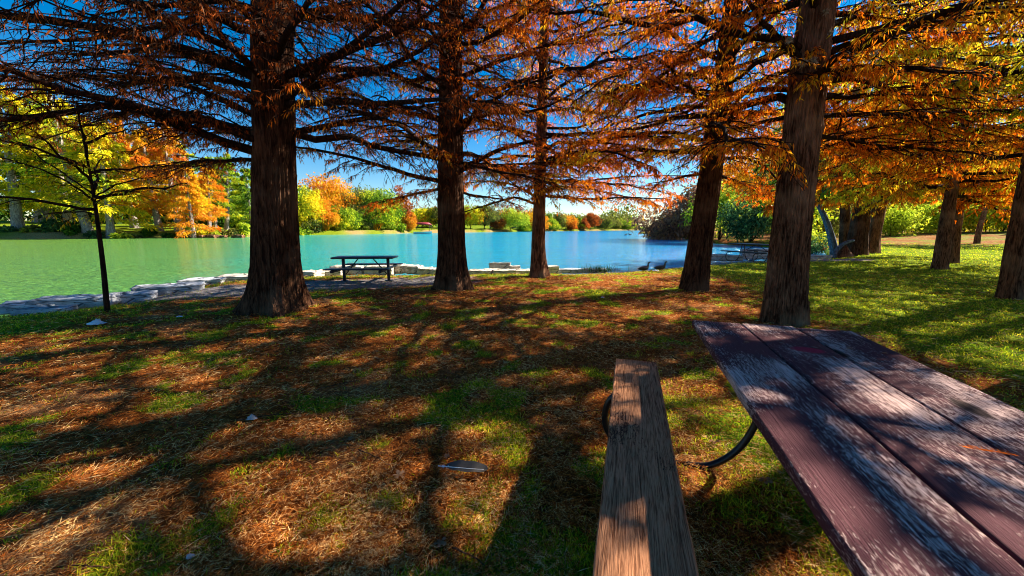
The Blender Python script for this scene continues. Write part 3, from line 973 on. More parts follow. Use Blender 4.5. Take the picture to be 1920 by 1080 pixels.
def place_far(k, label, px, Y, col, s=1.0, rz=0.0, sz=1.0):
    b = at(px, 430, Y)
    loc = (b[0], Y, gz1(b[0], Y))
    if k not in used:
        used.add(k)
        o = protos[k]
        o.location = loc
        o.rotation_euler = (0, 0, rz)
        o.scale = (s, s, s * sz)
        o['label'] = label
        o['group'] = FB
        for ch in o.children:
            if ch.name.startswith('crown'):
                ch.material_slots[0].link = 'OBJECT'
                ch.material_slots[0].material = M['leaf_far_' + col]
        return o
    return copy_tree(protos[k], label, loc, rz, (s, s, s * sz), crowns[col], FB)


for a in [
    (0, 'far bank cypress with thick pale trunk leaning right over exposed roots, leftmost on the bank', 34, 66, 'yellow', 1.05, 0.0),
    (1, 'yellow cypress at the far left edge, crown cut by the photo edge', -60, 66, 'yellow', 1.1, 1.0),
    (2, 'far bank cypress rising behind the leafy bank bushes, left of the sapling', 97, 73, 'yellow', 1.1, 2.0),
    (1, 'far bank cypress with blue grey trunk just left of the sapling trunk', 130, 72, 'green', 1.0, 2.6),
    (3, 'far bank cypress with slanting pale trunk seen just behind the sapling', 166, 68, 'yellow', 1.0, 3.3),
    (2, 'far bank cypress with upright pale trunk above the round green bush', 207, 68, 'yellow', 1.05, .6),
    (1, 'far bank cypress with dark lower trunk and golden orange crown', 299, 73, 'orange', .88, 1.9),
    (0, 'far bank cypress with brown and white trunk, orange crown', 336, 74, 'orange', .85, 2.7),
    (2, 'leaning far bank cypress standing lowest on the stony bank', 362, 72, 'orange', .72, 5.2),
    (1, 'small golden cypress, last orange one before the green trees', 392, 77, 'orange', .62, 4.0),
    (3, 'pale slim trunk with lime crown, standing before dark woods left of the huge cypress', 424, 84, 'green', .62, .4),
    (2, 'lime green tree hidden partly by the huge dark cypress trunk', 474, 88, 'green', .72, 3.7),
    (0, 'tall yellow cypress in the second row behind the left bank', -10, 86, 'yellow', 1.25, 4.0),
    (2, 'far bank cypress filling the gap left of the pale slim trunk, bright lime crown', 405, 92, 'green', .85, 2.0),
    (1, 'far bank orange cypress between the golden crowns, set back from the water', 255, 80, 'orange', 1.0, 1.4),
    (3, 'tall green cypress in the second row behind the left bank', 75, 92, 'green', 1.2, 1.2),
    (1, 'tall gold cypress in the second row above the sapling top', 150, 96, 'yellow', 1.2, 5.0),
    (2, 'tall yellow cypress in the second row, left of the orange crowns', 235, 96, 'yellow', 1.2, .2),
    (0, 'dull green cypress in the second row behind the orange crowns', 300, 100, 'olive', .95, 2.2),
    (3, 'green cypress in the second row behind the lime trees', 360, 104, 'green', .95, 2.9),
    (1, 'tall lime tree behind the bank left of the huge cypress trunk', 445, 106, 'green', .9, .9),
]:
    place_far(*a[:5], a[5], a[6])

# middle bank: broadleaf trees down to the water
MB_ = [  # name, label, px, Y, top px y, width px, mat, shape, z0
    ('bank_tree', 'yellow green bushy tree on the bank, just right of the huge cypress trunk', 572, 103, 362, 46, 'leaf_far_yellow', 'round', .02),
    ('bank_tree', 'orange bushy tree dipping to the water, right of the huge trunk', 603, 107, 385, 40, 'leaf_far_orange', 'round', .0),
    ('bank_tree', 'tall gold tree rising behind the low bank trees', 622, 120, 345, 64, 'leaf_far_orange', 'round', .1),
    ('bank_tree', 'low lime bush tree at the water between orange and green trees', 640, 114, 395, 44, 'leaf_far_green', 'round', .0),
    ('bank_tree', 'olive tree left of the bright green bank tree', 672, 124, 372, 56, 'leaf_far_olive', 'round', .02),
    ('bank_tree', 'bright green leafy tree on the bank above the shore table', 714, 128, 366, 58, 'leaf_far_green', 'round', .0),
    ('bank_tree', 'red orange tree at the end of the wooded bank', 752, 140, 356, 40, 'leaf_far_red', 'cone', .0),
    ('bank_tree', 'small golden tree at the foot of the red orange tree', 764, 139, 402, 22, 'leaf_far_orange', 'round', .0),
    ('bank_tree', 'dark green tree in the gap behind the red orange tree', 690, 150, 362, 70, 'leaf_far_olive', 'round', .1),
    ('lawn_tree', 'round yellow tree over the red canopy on the far lawn', 802, 172, 394, 38, 'leaf_far_yellow', 'round', .22),
    ('lawn_tree', 'olive tree touching the left side of the dark middle trunk', 826, 170, 390, 30, 'leaf_far_olive', 'round', .2),
    ('lawn_tree', 'yellow tree just right of the dark middle trunk', 882, 176, 388, 34, 'leaf_far_yellow', 'round', .2),
    ('lawn_tree', 'dark olive tree with two slim stems on the far lawn', 908, 182, 385, 34, 'leaf_far_olive', 'round', .25),
    ('lawn_tree', 'reddish low tree between olive and bright green lawn trees', 934, 190, 408, 22, 'leaf_far_red', 'round', .02),
    ('lawn_tree', 'big bright green dome-shaped tree on the far lawn', 958, 195, 393, 38, 'leaf_lime', 'round', .12),
    ('lawn_tree', 'small lime bush tree left of the slim grey trunk', 984, 205, 414, 16, 'leaf_far_green', 'round', .0),
    ('lawn_tree', 'brown green tree hidden by the slim grey trunk', 1000, 215, 396, 34, 'leaf_far_orange', 'round', .1),
    ('lawn_tree', 'green tree just right of the slim grey trunk', 1029, 232, 403, 24, 'leaf_far_green', 'cone', .1),
    ('lawn_tree', 'dark olive tree, second right of the slim grey trunk', 1046, 245, 402, 24, 'leaf_far_olive', 'round', .12),
    ('lawn_tree', 'wide golden olive tree in the far row', 1060, 250, 406, 26, 'leaf_far_orange', 'round', .1),
    ('lawn_tree', 'narrow russet cone tree, left one in the far row', 1073, 250, 409, 13, 'leaf_far_red', 'cone', .03),
    ('lawn_tree', 'green tree between the two russet cones', 1084, 262, 406, 16, 'leaf_far_green', 'cone', .05),
    ('lawn_tree', 'russet cone tree, right one in the far row', 1094, 262, 409, 16, 'leaf_far_red', 'cone', .03),
    ('lawn_tree', 'tall brown tree right of the russet cones', 1108, 275, 401, 20, 'leaf_far_red', 'round', .1),
    ('lawn_tree', 'rounded dark tree near the end of the far row', 1129, 290, 409, 26, 'leaf_far_olive', 'round', .05),
    ('lawn_tree', 'small dark tree near the end of the far row', 1152, 310, 414, 18, 'leaf_far_olive', 'round', .05),
    ('lawn_tree', 'green tree where the far row meets the right bank', 1172, 320, 416, 22, 'leaf_far_green', 'round', .05),
]
for i, (nm, lb, px, Y, ty_, wpx, mt, shp, z0) in enumerate(MB_):
    b = at(px, 430, Y)
    zb = gz1(b[0], Y)
    H = at(px, ty_, Y)[2] - zb
    W = wpx / F * Y * 1.4
    broadleaf(nm, lb, H * (1.22 if Y < 160 else 1.08), W * (1.2 if Y < 160 else 1.3), 100 + i, mt, z0=z0, n=11000, clumps=80, size=.024 * W + .26, r=.02 * H, loc=(b[0], Y, zb), shape=shp, group='trees across the river')

for i, px in enumerate((566, 584, 606, 630, 655, 684, 706, 730, 748)):
    Y = 99 + (px - 566) * .19
    b = at(px, 437, Y)
    broadleaf('bank_bush', 'low bush dipping into the water on the wooded middle bank', 3.4 + (i * 37 % 5) * .4, 5.5, 500 + i, ('leaf_far_green', 'leaf_far_olive', 'leaf_far_orange', 'leaf_lime')[i % 4],
              z0=0, n=1500, size=.5, clumps=14, cat='bush', r=.05, loc=(b[0], Y, gz1(b[0], Y) - .5), stems=3, group='low bushes along the middle bank')
# far wood beyond the last trees
rng = np.random.default_rng(55)
n = 60
xs = rng.uniform(-260, 420, n)
ys = rng.uniform(420, 620, n)
cc = np.stack([xs, ys, gz(xs, ys) + rng.uniform(4, 13, n)], -1)
dw = MB().add(*leaf_mass(rng, cc, rng.uniform(9, 18, n), 22000, 3.0, .8))
tag(dw.build('distant_woodland', M['leaf_far_olive']), 'hazy olive woodland on the horizon at the end of the river', 'woodland', kind='stuff')
# dark wood behind the far bank
n = 80
pxs = rng.uniform(-300, 800, n)
Ys = rng.uniform(112, 170, n) + np.clip(pxs - 500, 0, 400) * .15
xs = (pxs - CX) / F * Ys * 1.0
cc = np.stack([xs, Ys, gz(xs, Ys) + rng.uniform(1, 9, n)], -1)
n = 30
pxs = rng.uniform(120, 480, n)
Ys = rng.uniform(92, 106, n)
xs = (pxs - CX) / F * Ys
cc = np.concatenate([cc, np.stack([xs, Ys, gz(xs, Ys) + rng.uniform(1, 3.5, n)], -1)])
dw = MB().add(*leaf_mass(rng, cc, np.concatenate([rng.uniform(4, 7, 80), rng.uniform(2.5, 4, 30)]), 46000, 1.3, .9))
tag(dw.build('bank_woodland', M['leaf_dark_green']), 'dark green woodland closing the view behind the far bank trees', 'woodland', kind='stuff')

n = 46
pxs = rng.uniform(780, 1185, n)
Ys = rng.uniform(225, 270, n) + np.clip(pxs - 780, 0, 400) * .25
xs = (pxs - CX) / F * Ys
cc = np.stack([xs, Ys, gz(xs, Ys) + rng.uniform(1, 6, n)], -1)
dw = MB().add(*leaf_mass(rng, cc, rng.uniform(4, 8, n), 24000, 1.5, .8))
tag(dw.build('lawn_woodland', M['leaf_far_olive']), 'olive wood behind the row of trees on the far lawn', 'woodland', kind='stuff')

# bushes on the far bank
for i, (px, Y, wpx, hpx, mt, lb) in enumerate([
    (224, 66.5, 36, 26, 'leaf_lime', 'round bright green bush at the water under the sapling, far bank'),
    (104, 66, 34, 26, 'leaf_teal', 'grey green bush hanging over the far bank, left of the others'),
    (140, 67, 34, 24, 'leaf_dark_green', 'dark bush on the far bank between two grey green ones'),
    (178, 67, 30, 18, 'leaf_teal', 'low grey green bush just behind the sapling trunk'),
    (62, 65, 26, 12, 'leaf_far_olive', 'low tangled scrub right of the thick leaning bank cypress'),
    (8, 64, 34, 10, 'leaf_teal', 'low scrub at the left photo edge on the far bank'),
    (255, 69, 22, 12, 'leaf_far_olive', 'short scrub right of the round bright green bush'),
    (282, 71, 22, 10, 'leaf_dark_green', 'small dark scrub left of the dark trunked bank cypress'),
    (345, 73, 16, 10, 'leaf_far_olive', 'tiny scrub at the brown and white bank trunk'),
    (378, 74.5, 18, 11, 'leaf_far_yellow', 'tiny yellow scrub by the lowest leaning bank trunk'),
    (318, 71, 22, 18, 'leaf_dark_green', 'small dark bush among pale roots on the far bank'),
    (400, 76, 22, 14, 'leaf_lime', 'short yellowish bank bush left of the huge trunk, nearer the roots'),
    (430, 78, 30, 20, 'leaf_far_olive', 'scrubby bank bush below the pale slim trunk'),
    (455, 80, 26, 24, 'leaf_lime', 'weedy bush where the far bank meets the huge cypress trunk'),
]):
    b = at(px, 440, Y)
    zb = gz1(b[0], Y)
    broadleaf('bank_bush', lb, hpx / F * Y, wpx / F * Y, 200 + i, mt, z0=0, n=1500, size=.5, clumps=12, cat='bush', r=.05, loc=(b[0], Y, zb - .3), stems=3, group='bushes on the far bank')

# right shore: promontory trees and shrubs
for i, (nm, px, Y, ty_, wpx, mt, shp, z0, n, size, lb, cat) in enumerate([
    ('bare_cypress', 1250, 62, 352, 130, 'leaf_tan', 'round', .05, 7500, .42, 'pinkish brown nearly bare cypress spreading over the right shore', 'tree'),
    ('bare_cypress', 1305, 58, 340, 110, 'leaf_tan', 'round', .1, 6000, .42, 'pinkish brown thin cypress just behind the dark leaning trunk', 'tree'),
    ('shore_bush', 1228, 80, 424, 44, 'leaf_far_orange', 'round', 0, 1500, .4, 'low orange green bush at the tip of the right shore', 'bush'),
    ('shore_bush', 1262, 70, 422, 60, 'leaf_tan', 'round', 0, 1800, .4, 'dark bush under the pinkish bare cypress', 'bush'),
    ('shore_bush', 1300, 62, 420, 60, 'leaf_far_olive', 'round', 0, 1800, .4, 'brown green bush low on the right shore by the leaning trunk', 'bush'),
    ('cove_tree', 1350, 46, 350, 120, 'leaf_lime', 'round', .08, 4200, .34, 'lime green tree over the cove, right of the leaning trunk', 'tree'),
    ('cove_tree', 1410, 40, 366, 110, 'leaf_teal', 'round', .06, 4600, .3, 'blue green leafy tree hanging over the cove', 'tree'),
    ('cove_tree', 1480, 40, 340, 130, 'leaf_far_green', 'round', .1, 4200, .34, 'green tree behind the lit cypress trunk', 'tree'),
    ('cove_tree', 1540, 44, 345, 110, 'leaf_far_olive', 'round', .1, 4200, .34, 'dark olive tree behind the leaning blue trunk', 'tree'),
    ('cove_bush', 1530, 27, 438, 60, 'leaf_teal', 'round', 0, 1800, .16, 'grey green bush at the foot of the leaning blue trunk', 'bush'),
    ('cove_bush', 1505, 32, 425, 70, 'leaf_lime', 'round', 0, 2200, .2, 'yellow green bush between lit trunk and leaning trunk', 'bush'),
    ('lawn_shrub', 1590, 50, 376, 120, 'leaf_lime', 'round', 0, 4200, .30, 'sunlit shrub seen between the dark trunks', 'shrub'),
    ('lawn_shrub', 1672, 47, 382, 90, 'leaf_lime', 'round', 0, 4200, .28, 'bright shrub just right of the massive two-stemmed tree', 'shrub'),
    ('lawn_shrub', 1722, 49, 374, 90, 'leaf_lime', 'round', 0, 4200, .28, 'bright shrub left of the pair of trunks', 'shrub'),
    ('lawn_shrub', 1775, 48, 368, 90, 'leaf_far_yellow', 'round', 0, 4200, .28, 'yellow shrub behind the pair of trunks', 'shrub'),
    ('lawn_shrub', 1822, 47, 372, 80, 'leaf_lime', 'round', 0, 4200, .28, 'bright shrub behind the slender bent tree', 'shrub'),
    ('lawn_shrub', 1872, 45, 366, 90, 'leaf_far_yellow', 'round', 0, 4200, .28, 'pale yellow shrub left of the wooden post', 'shrub'),
    ('lawn_shrub', 1925, 43, 370, 100, 'leaf_lime', 'round', 0, 4200, .28, 'bright shrub cut by the right photo edge', 'shrub'),
    ('back_tree', 1600, 76, 235, 200, 'leaf_far_orange', 'round', .2, 11000, .45, 'tall orange tree behind the massive two-stemmed tree', 'tree'),
    ('back_tree', 1690, 74, 235, 200, 'leaf_far_yellow', 'round', .2, 11000, .45, 'tall yellow tree behind the bright shrubs', 'tree'),
    ('back_tree', 1790, 74, 225, 200, 'leaf_far_orange', 'round', .2, 11000, .45, 'tall orange tree behind the pair of trunks', 'tree'),
    ('back_tree', 1890, 72, 215, 200, 'leaf_far_yellow', 'round', .2, 11000, .45, 'tall yellow tree behind the right edge shrubs', 'tree'),
    ('back_tree', 1410, 62, 210, 180, 'leaf_far_orange', 'round', .15, 9000, .45, 'tall golden tree behind the blue green cove tree', 'tree'),
    ('back_tree', 1510, 58, 140, 220, 'leaf_far_olive', 'round', .15, 9000, .45, 'tall olive tree behind the lit cypress trunk', 'tree'),
]):
    b = at(px, 430, Y)
    zb = gz1(b[0], Y)
    broadleaf(nm, lb, at(px, ty_, Y)[2] - zb, wpx / F * Y * 1.05, 300 + i, mt, z0=z0, n=n, size=size, clumps=30 if n > 3000 else 12, cat=cat,
              r=.18 if cat == 'tree' else .06, loc=(b[0], Y, zb), shape=shp, stems=1 if cat == 'tree' else 3,
              bark='bark_grey' if 'bare' in nm else 'bark_dark')
rng = np.random.default_rng(56)
n = 60
pxs = rng.uniform(1330, 2300, n)
Ys = rng.uniform(72, 110, n)
xs = (pxs - CX) / F * Ys
cc = np.stack([xs, Ys, gz(xs, Ys) + rng.uniform(1, 14, n)], -1)
dw = MB().add(*leaf_mass(rng, cc, rng.uniform(4, 7, n), 34000, 1.1, .9))
tag(dw.build('park_woodland', M['leaf_far_olive']), 'olive and gold woodland closing the view behind the right lawn', 'woodland', kind='stuff')


# ------------------------------------------------------------------ stones
def slab_mesh(w, d, h, seed, rough=.07, layers=True):
    rng = np.random.default_rng(seed)
    nx_, ny_, nz_ = 26, 14, 7
    V, idx_ = [], {}

    def vid(i, j, k):
        if (i, j, k) not in idx_:
            idx_[(i, j, k)] = len(V)
            V.append((i / nx_ * 2 - 1, j / ny_ * 2 - 1, k / nz_ * 2 - 1))
        return idx_[(i, j, k)]
    Q = []
    for i in range(nx_):
        for j in range(ny_):
            Q.append((vid(i, j, 0), vid(i, j + 1, 0), vid(i + 1, j + 1, 0), vid(i + 1, j, 0)))
            Q.append((vid(i, j, nz_), vid(i + 1, j, nz_), vid(i + 1, j + 1, nz_), vid(i, j + 1, nz_)))
    for i in range(nx_):
        for k in range(nz_):
            Q.append((vid(i, 0, k), vid(i + 1, 0, k), vid(i + 1, 0, k + 1), vid(i, 0, k + 1)))
            Q.append((vid(i, ny_, k), vid(i, ny_, k + 1), vid(i + 1, ny_, k + 1), vid(i + 1, ny_, k)))
    for j in range(ny_):
        for k in range(nz_):
            Q.append((vid(0, j, k), vid(0, j, k + 1), vid(0, j + 1, k + 1), vid(0, j + 1, k)))
            Q.append((vid(nx_, j, k), vid(nx_, j + 1, k), vid(nx_, j + 1, k + 1), vid(nx_, j, k + 1)))
    V = np.array(V, float)
    # chip the corners, skew the outline
    a = np.arctan2(V[:, 1], V[:, 0])
    cut = 1 - .16 * (vnoise(np.stack([np.cos(a) * 1.6, np.sin(a) * 1.6, V[:, 2] * .3], -1) + seed * 3.1, 1))
    V[:, :2] *= cut[:, None]
    V[:, 0] += V[:, 1] * rng.uniform(-.12, .12)
    P = V * np.array([w / 2, d / 2, h / 2])
    nz = np.stack([vnoise(P * 4.5 + seed, s) - .5 for s in (1, 2, 3)], -1) + .5 * np.stack([vnoise(P * 11 + seed, s) - .5 for s in (4, 5, 6)], -1) + .35 * np.stack([vnoise(P * 26 + seed, s) - .5 for s in (7, 8, 9)], -1)
    P = P + nz * rough * .6 * np.array([1.3, 1.3, .9]) * min(1, h / .12)
    if layers:
        side = np.maximum(np.abs(V[:, 0]), np.abs(V[:, 1])) > .8
        P[:, :2] *= 1 + (side * (vnoise(np.stack([0 * P[:, 0], 0 * P[:, 0], P[:, 2] * 30 + seed], -1), 7) - .5) * .07)[:, None]
    return MB().add(P, Q)


def stone(px, py, wpx, hpx, d, mat, label, seed, rz=0.0, dz=0.0, tilt=0.0, name='shore_stone'):
    b = on(px, py, -.03)
    t_ = b[1]
    w, h = wpx / F * t_, max(hpx * .5, hpx - .6 * F * CAMZ * d / t_ ** 2) / F * t_ + .1
    o = slab_mesh(w * 1.04, d, h, seed).build(name, M[mat])
    o.location = (b[0], b[1] + d * .42, -.11 + h / 2 + dz)
    o.rotation_euler = (tilt, 0, rz)
    tag(o, label, 'stone', 'shore stones edging the river')


for i, a in enumerate([
    (20, 579, 100, 8, .7, 'stone_blue', 'low layered flat slab at the left photo edge', .35),
    (70, 583, 70, 3, .3, 'stone_blue', 'thin flat slab lying in the grass at the left edge', .4),
    (116, 573, 118, 18, .55, 'stone_blue', 'long blue grey block beside the sapling, highest of the left slabs', .42),
    (212, 562, 92, 11, .55, 'stone_blue', 'rough grey slab directly behind the sapling trunk', .5),
    (298, 549, 110, 16, .65, 'stone_blue', 'thick tilted slab with dark underside right of the sapling', .5),
    (368, 531, 70, 9, .7, 'stone_blue', 'flat pale slab between the thick slab and the huge cypress', .45),
    (438, 526, 78, 10, .7, 'stone', 'long flat slab touching the left side of the huge cypress', .1),
    (577, 518, 34, 10, .6, 'stone', 'wedge stone touching the right side of the huge cypress', -.2),
    (613, 514, 52, 7, .55, 'stone', 'low cracked slab left of the shore table', .1),
    (640, 511, 44, 13, .6, 'stone', 'pale block behind the left leg of the shore table', .05),
    (667, 511, 34, 11, .6, 'stone', 'slanting pale block just right of the table left leg', -.25),
    (707, 512, 52, 14, .7, 'stone', 'large rounded block under the middle of the shore table', 0.0),
    (744, 509, 20, 13, .6, 'stone', 'narrow upright block at the right leg of the shore table', .1),
    (760, 509, 15, 12, .6, 'stone', 'small pale block, second right of the table leg', .0),
    (775, 510, 22, 12, .6, 'stone', 'pale block, third right of the table leg', -.1),
    (795, 511, 24, 9, .55, 'stone', 'cracked block touching the left side of the flared middle cypress', .1),
    (812, 511, 14, 8, .55, 'stone', 'small block tucked behind the flared middle cypress', -.1),
    (900, 513, 48, 7, .6, 'stone', 'pale slab just right of the flared middle cypress', .05),
    (945, 513, 46, 7, .6, 'stone', 'pale slab midway between the two middle cypresses', -.03),
    (980, 512, 34, 6, .6, 'stone', 'slab touching the left of the slim grey cypress', .05),
    (1034, 511, 24, 12, .5, 'stone', 'blocky stone touching the right of the slim grey cypress', .2),
    (1058, 509, 30, 4, .5, 'stone_blue', 'thin grey slab right of the slim grey cypress', .0),
    (1105, 508, 70, 3.5, .45, 'stone_blue', 'long thin grey slab beside the reed clump', .03),
]):
    stone(*a[:7], 400 + i, rz=a[7])
stone(937, 507, 40, 8, .5, 'stone', 'tilted pale slab perched on top behind the others', 440, .15, .10, -.12)
stone(965, 508, 22, 5, .4, 'stone', 'flat small stone stacked right of the perched slab', 441, 0, .08)
for i, (px, py, w_, h_, lb) in enumerate([(1345, 486, 40, 9, 'dark wall block right of the leaning cypress'), (1378, 486, 34, 7, 'dark wall block left of the shaded far table'),
                                         (1420, 483, 56, 16, 'long wall block behind the shaded far table'), (1530, 483, 56, 4, 'low kerb stone at the gravel strip beyond the lit trunk')]):
    stone(px, py, w_, h_, .5, 'stone_blue', lb, 450 + i, .03, 0, 0, 'wall_stone')
for i in range(14):
    rng = np.random.default_rng(600 + i)
    px = [18, 48, 66, 76, 252, 268, 284, 300, 322, 345, 374, 392, 412, 440][i]
    b = on(px, 447.5 if px < 230 else 446, ZW)
    w_ = rng.uniform(1.0, 2.2)
    o = slab_mesh(w_, 1.2, rng.uniform(.3, .6), 600 + i, .3, False).build('bank_rock', M['bark_warm'])
    o.location = (b[0], b[1] + .9, ZW + .25)
    o.rotation_euler = (0, 0, rng.uniform(-.5, .5))
    tag(o, 'brown rock at the waterline of the far bank', 'rock', 'rocks along the far waterline')


# ------------------------------------------------------------------ near picnic table
def mat_planks(name, paint, wood, dark, wear, ax=1, rough=.5, stain=False, line=None):
    m = NT(name)
    oi = m.n('ShaderNodeObjectInfo')
    tc = m.n('ShaderNodeTexCoord')
    va = m.n('ShaderNodeVectorMath', operation='ADD')
    m.put(va.inputs[0], tc.outputs['Object'])
    sc_ = m.n('ShaderNodeVectorMath', operation='SCALE')
    cb = m.n('ShaderNodeCombineXYZ')
    m.put(cb.inputs[0], oi.outputs['Random'])
    m.put(cb.inputs[1], oi.outputs['Random'])
    m.put(sc_.inputs[0], cb.outputs[0])
    sc_.inputs['Scale'].default_value = 17
    m.put(va.inputs[1], sc_.outputs[0])

    def mp(s):
        n_ = m.n('ShaderNodeMapping')
        m.put(n_.inputs[0], va.outputs[0])
        n_.inputs['Scale'].default_value = s
        return n_.outputs[0]
    grain = m.noise(mp((34, 1.6, 34)), 2.4, 6, .65, 1.2)
    fineg = m.noise(mp((150, 5, 150)), 2.0, 4, .6)
    big = m.noise(mp((2.2, .9, 2)), 1.7, 3, .5)
    flake = m.noise(mp((52, 15, 52)), 2.8, 8, .74, .9)
    wc = m.ramp(grain, [(.3, dark), (.48, wood), (.7, tuple(min(1, 1.3 * a) for a in wood))])
    wc = m.mix(m.math('MULTIPLY', m.step(fineg, .52, .38), .7), wc, dark)
    pm = m.math('ADD', m.math('MULTIPLY', flake, .75), m.math('ADD', m.math('MULTIPLY', big, .68), m.math('MULTIPLY', grain, .22)))
    exposed = m.step(pm, wear, wear + .022)
    pc = m.mix(m.math('MULTIPLY', m.step(fineg, .6, .35), .5), paint, tuple(.45 * a for a in paint))
    c = m.mix(exposed, pc, wc)
    vk = m.n('ShaderNodeTexVoronoi')
    m.put(vk.inputs['Vector'], mp((3.4, 1.25, 3)))
    vk.inputs['Scale'].default_value = 1.0
    knot = m.step(vk.outputs['Distance'], .125, .075)
    c = m.mix(m.math('MULTIPLY', knot, .9), c, (.02, .012, .01))
    if stain:
        sx = m.n('ShaderNodeSeparateXYZ')
        m.put(sx.inputs[0], tc.outputs['Object'])
        dx = m.math('DIVIDE', m.math('SUBTRACT', sx.outputs[0], .02), .075)
        dy = m.math('DIVIDE', m.math('SUBTRACT', sx.outputs[1], -.50), .05)
        dd = m.math('ADD', m.math('MULTIPLY', dx, dx), m.math('MULTIPLY', dy, dy))
        c = m.mix(m.math('MULTIPLY', m.step(m.math('ADD', dd, m.math('MULTIPLY', flake, .8)), 1.6, .9), .75), c, (.42, .02, .05))
    h = m.math('ADD', m.math('MULTIPLY', grain, .7), m.math('ADD', m.math('MULTIPLY', fineg, .4), m.math('MULTIPLY', exposed, -.35)))
    return m.pbr(c, m.math('ADD', rough, m.math('MULTIPLY', exposed, .25)), m.bump(h, 1.0, .008), spec=.03)


M['tabletop'] = mat_planks('peeling maroon painted planks', (.110, .040, .045), (.54, .37, .32), (.12, .05, .04), .835, rough=.75)
M['tabletop2'] = mat_planks('peeling maroon painted planks with red stain', (.110, .040, .045), (.54, .37, .32), (.12, .05, .04), .85, rough=.75, stain=True)
M['seatwood'] = mat_planks('weathered brown plank', (.09, .03, .018), (.46, .205, .10), (.08, .020, .008), .67, rough=.6)


def plank(w, L, h, seed, nx_=10, ny_=70):
    """a plank running along -Y from the origin, gently worn edges"""
    rng = np.random.default_rng(seed)
    prof = []
    r = .007
    hw = w / 2
    prof = [(-hw + r * 1.2, 0), (-hw + r * .3, -r * .35), (-hw, -r * 1.3), (-hw, -h + r), (-hw + r, -h), (hw - r, -h), (hw, -h + r), (hw, -r * 1.3), (hw - r * .3, -r * .35), (hw - r * 1.2, 0)]
    top = [(x, 0) for x in np.linspace(hw - r * 1.2, -hw + r * 1.2, nx_)[1:-1]]
    prof = np.array(prof + top)
    k = len(prof)
    ys = -np.linspace(0, L, ny_)
    V = np.zeros((ny_, k, 3))
    V[:, :, 0] = prof[:, 0]
    V[:, :, 1] = ys[:, None]
    V[:, :, 2] = prof[:, 1]
    nzs = vnoise(np.stack([V[..., 0] * 6, V[..., 1] * 1.5, V[..., 2] * 6 + seed], -1), 3) - .5
    edge = (np.abs(V[..., 0]) > hw - .012)
    V[..., 2] += nzs * .003
    V[..., 0] += np.sign(V[..., 0]) * edge * (vnoise(np.stack([V[..., 1] * 9, V[..., 0] * 0 + seed, V[..., 0] * 3], -1), 5) - .6) * .006
    V[:, :, 1] += (np.arange(ny_) == 0)[:, None] * (vnoise(prof * 30 + seed, 2) - .5)[None] * .006
    ii = np.arange(ny_ * k).reshape(ny_, k)
    Q = np.stack([ii[:-1], ii[1:], np.roll(ii[1:], -1, 1), np.roll(ii[:-1], -1, 1)], -1).reshape(-1, 4)
    mb = MB().add(V, Q)
    c0 = mb.n
    for row in (0, ny_ - 1):
        c = V[row].mean(0)
        n0 = mb.n
        mb.add([c])
        T_ = [(row * k + a, row * k + (a + 1) % k, n0) if row == 0 else (row * k + (a + 1) % k, row * k + a, n0) for a in range(k)]
        mb.t.append(np.array(T_))
    return mb


TA = math.radians(-17.3)           # table runs away from the camera, turned to the right
corner = on(1297, 600, .76)        # far left corner of the top
TW, TL = .86, 2.45


def make_pipe_table(name, label, origin, rz, mats, pw=(.285, .285, .285)):
    """local frame: origin at far left top corner, X across, -Y towards the near end"""
    root = thing(name, label, 'picnic table', origin, None, rz)
    zt = .76
    x = 0
    for i, w in enumerate(pw):
        o = plank(w - .007, TL + (-.012, .004, .0)[i], .042, 40 + i).build('top_plank', M[mats[i]], root)
        o.location = (x + w / 2, (0, .006, -.012)[i], zt - .001 * i)
        x += w
    for sx_ in (-1, 1):
        xb = -.465 if sx_ < 0 else TW + .20
        o = plank(.27, TL, .042, 50 + sx_).build('bench_plank', M[mats[3]], root)
        o.location = (xb + .135, .0, .45)
    for yy in (-.42, -TL + .42):
        for sx_ in (-1, 1):
            cx = TW / 2
            pts = [(cx + sx_ * .06, .715), (cx + sx_ * .10, .50), (cx + sx_ * .15, .28), (cx + sx_ * .22, .13), (cx + sx_ * .33, .025), (cx + sx_ * .46, -.004),
                   (cx + sx_ * .74, .0), (cx + sx_ * .84, .05), (cx + sx_ * .91, .12), (cx + sx_ * .935, .21), (cx + sx_ * .92, .31), (cx + sx_ * .87, .375), (cx + sx_ * .80, .388), (cx + sx_ * .68, .388)]
            P = spline([[p[0], yy + (.012 if sx_ < 0 else -.012) * 0, p[1]] for p in pts], 60)
            fr_ = MB().add(*tubes(P[None], np.full((1, 60), .018), 12))
            fr_.build('pipe_leg', M['metal_black'], root, True)
        b = MB()
        box(b, (cx - .36, yy - .02, .706), (cx + .36, yy + .02, .716))
        b.build('top_bracket', M['metal_black'], root)
    for sx_ in (-1, 1):
        P = np.array([[TW / 2 + sx_ * .02, -.42 if sx_ > 0 else -TL + .42, .40], [TW / 2 + sx_ * .02, -TL / 2 + .1 * sx_, .71]])
        MB().add(*tubes(P[None], np.full((1, 2), .014), 8)).build('diagonal_brace', M['metal_black'], root, True)
    for i, yy in enumerate((-.40, -.44, -TL + .40, -TL + .44)):
        for k_, xx in enumerate((.09, .20, .37, .50, .66, .78)):
            if (i + k_) % 2:
                continue
            th = np.linspace(0, 2 * np.pi, 10, endpoint=False)
            V = [[xx + .012 * math.cos(a), yy + .012 * math.sin(a), zt + .0015] for a in th] + [[xx, yy, zt + .003]]
            MB().add(V, None, [(j, (j + 1) % 10, 10) for j in range(10)]).build('bolt_head', M['metal_black'], root)
    return root


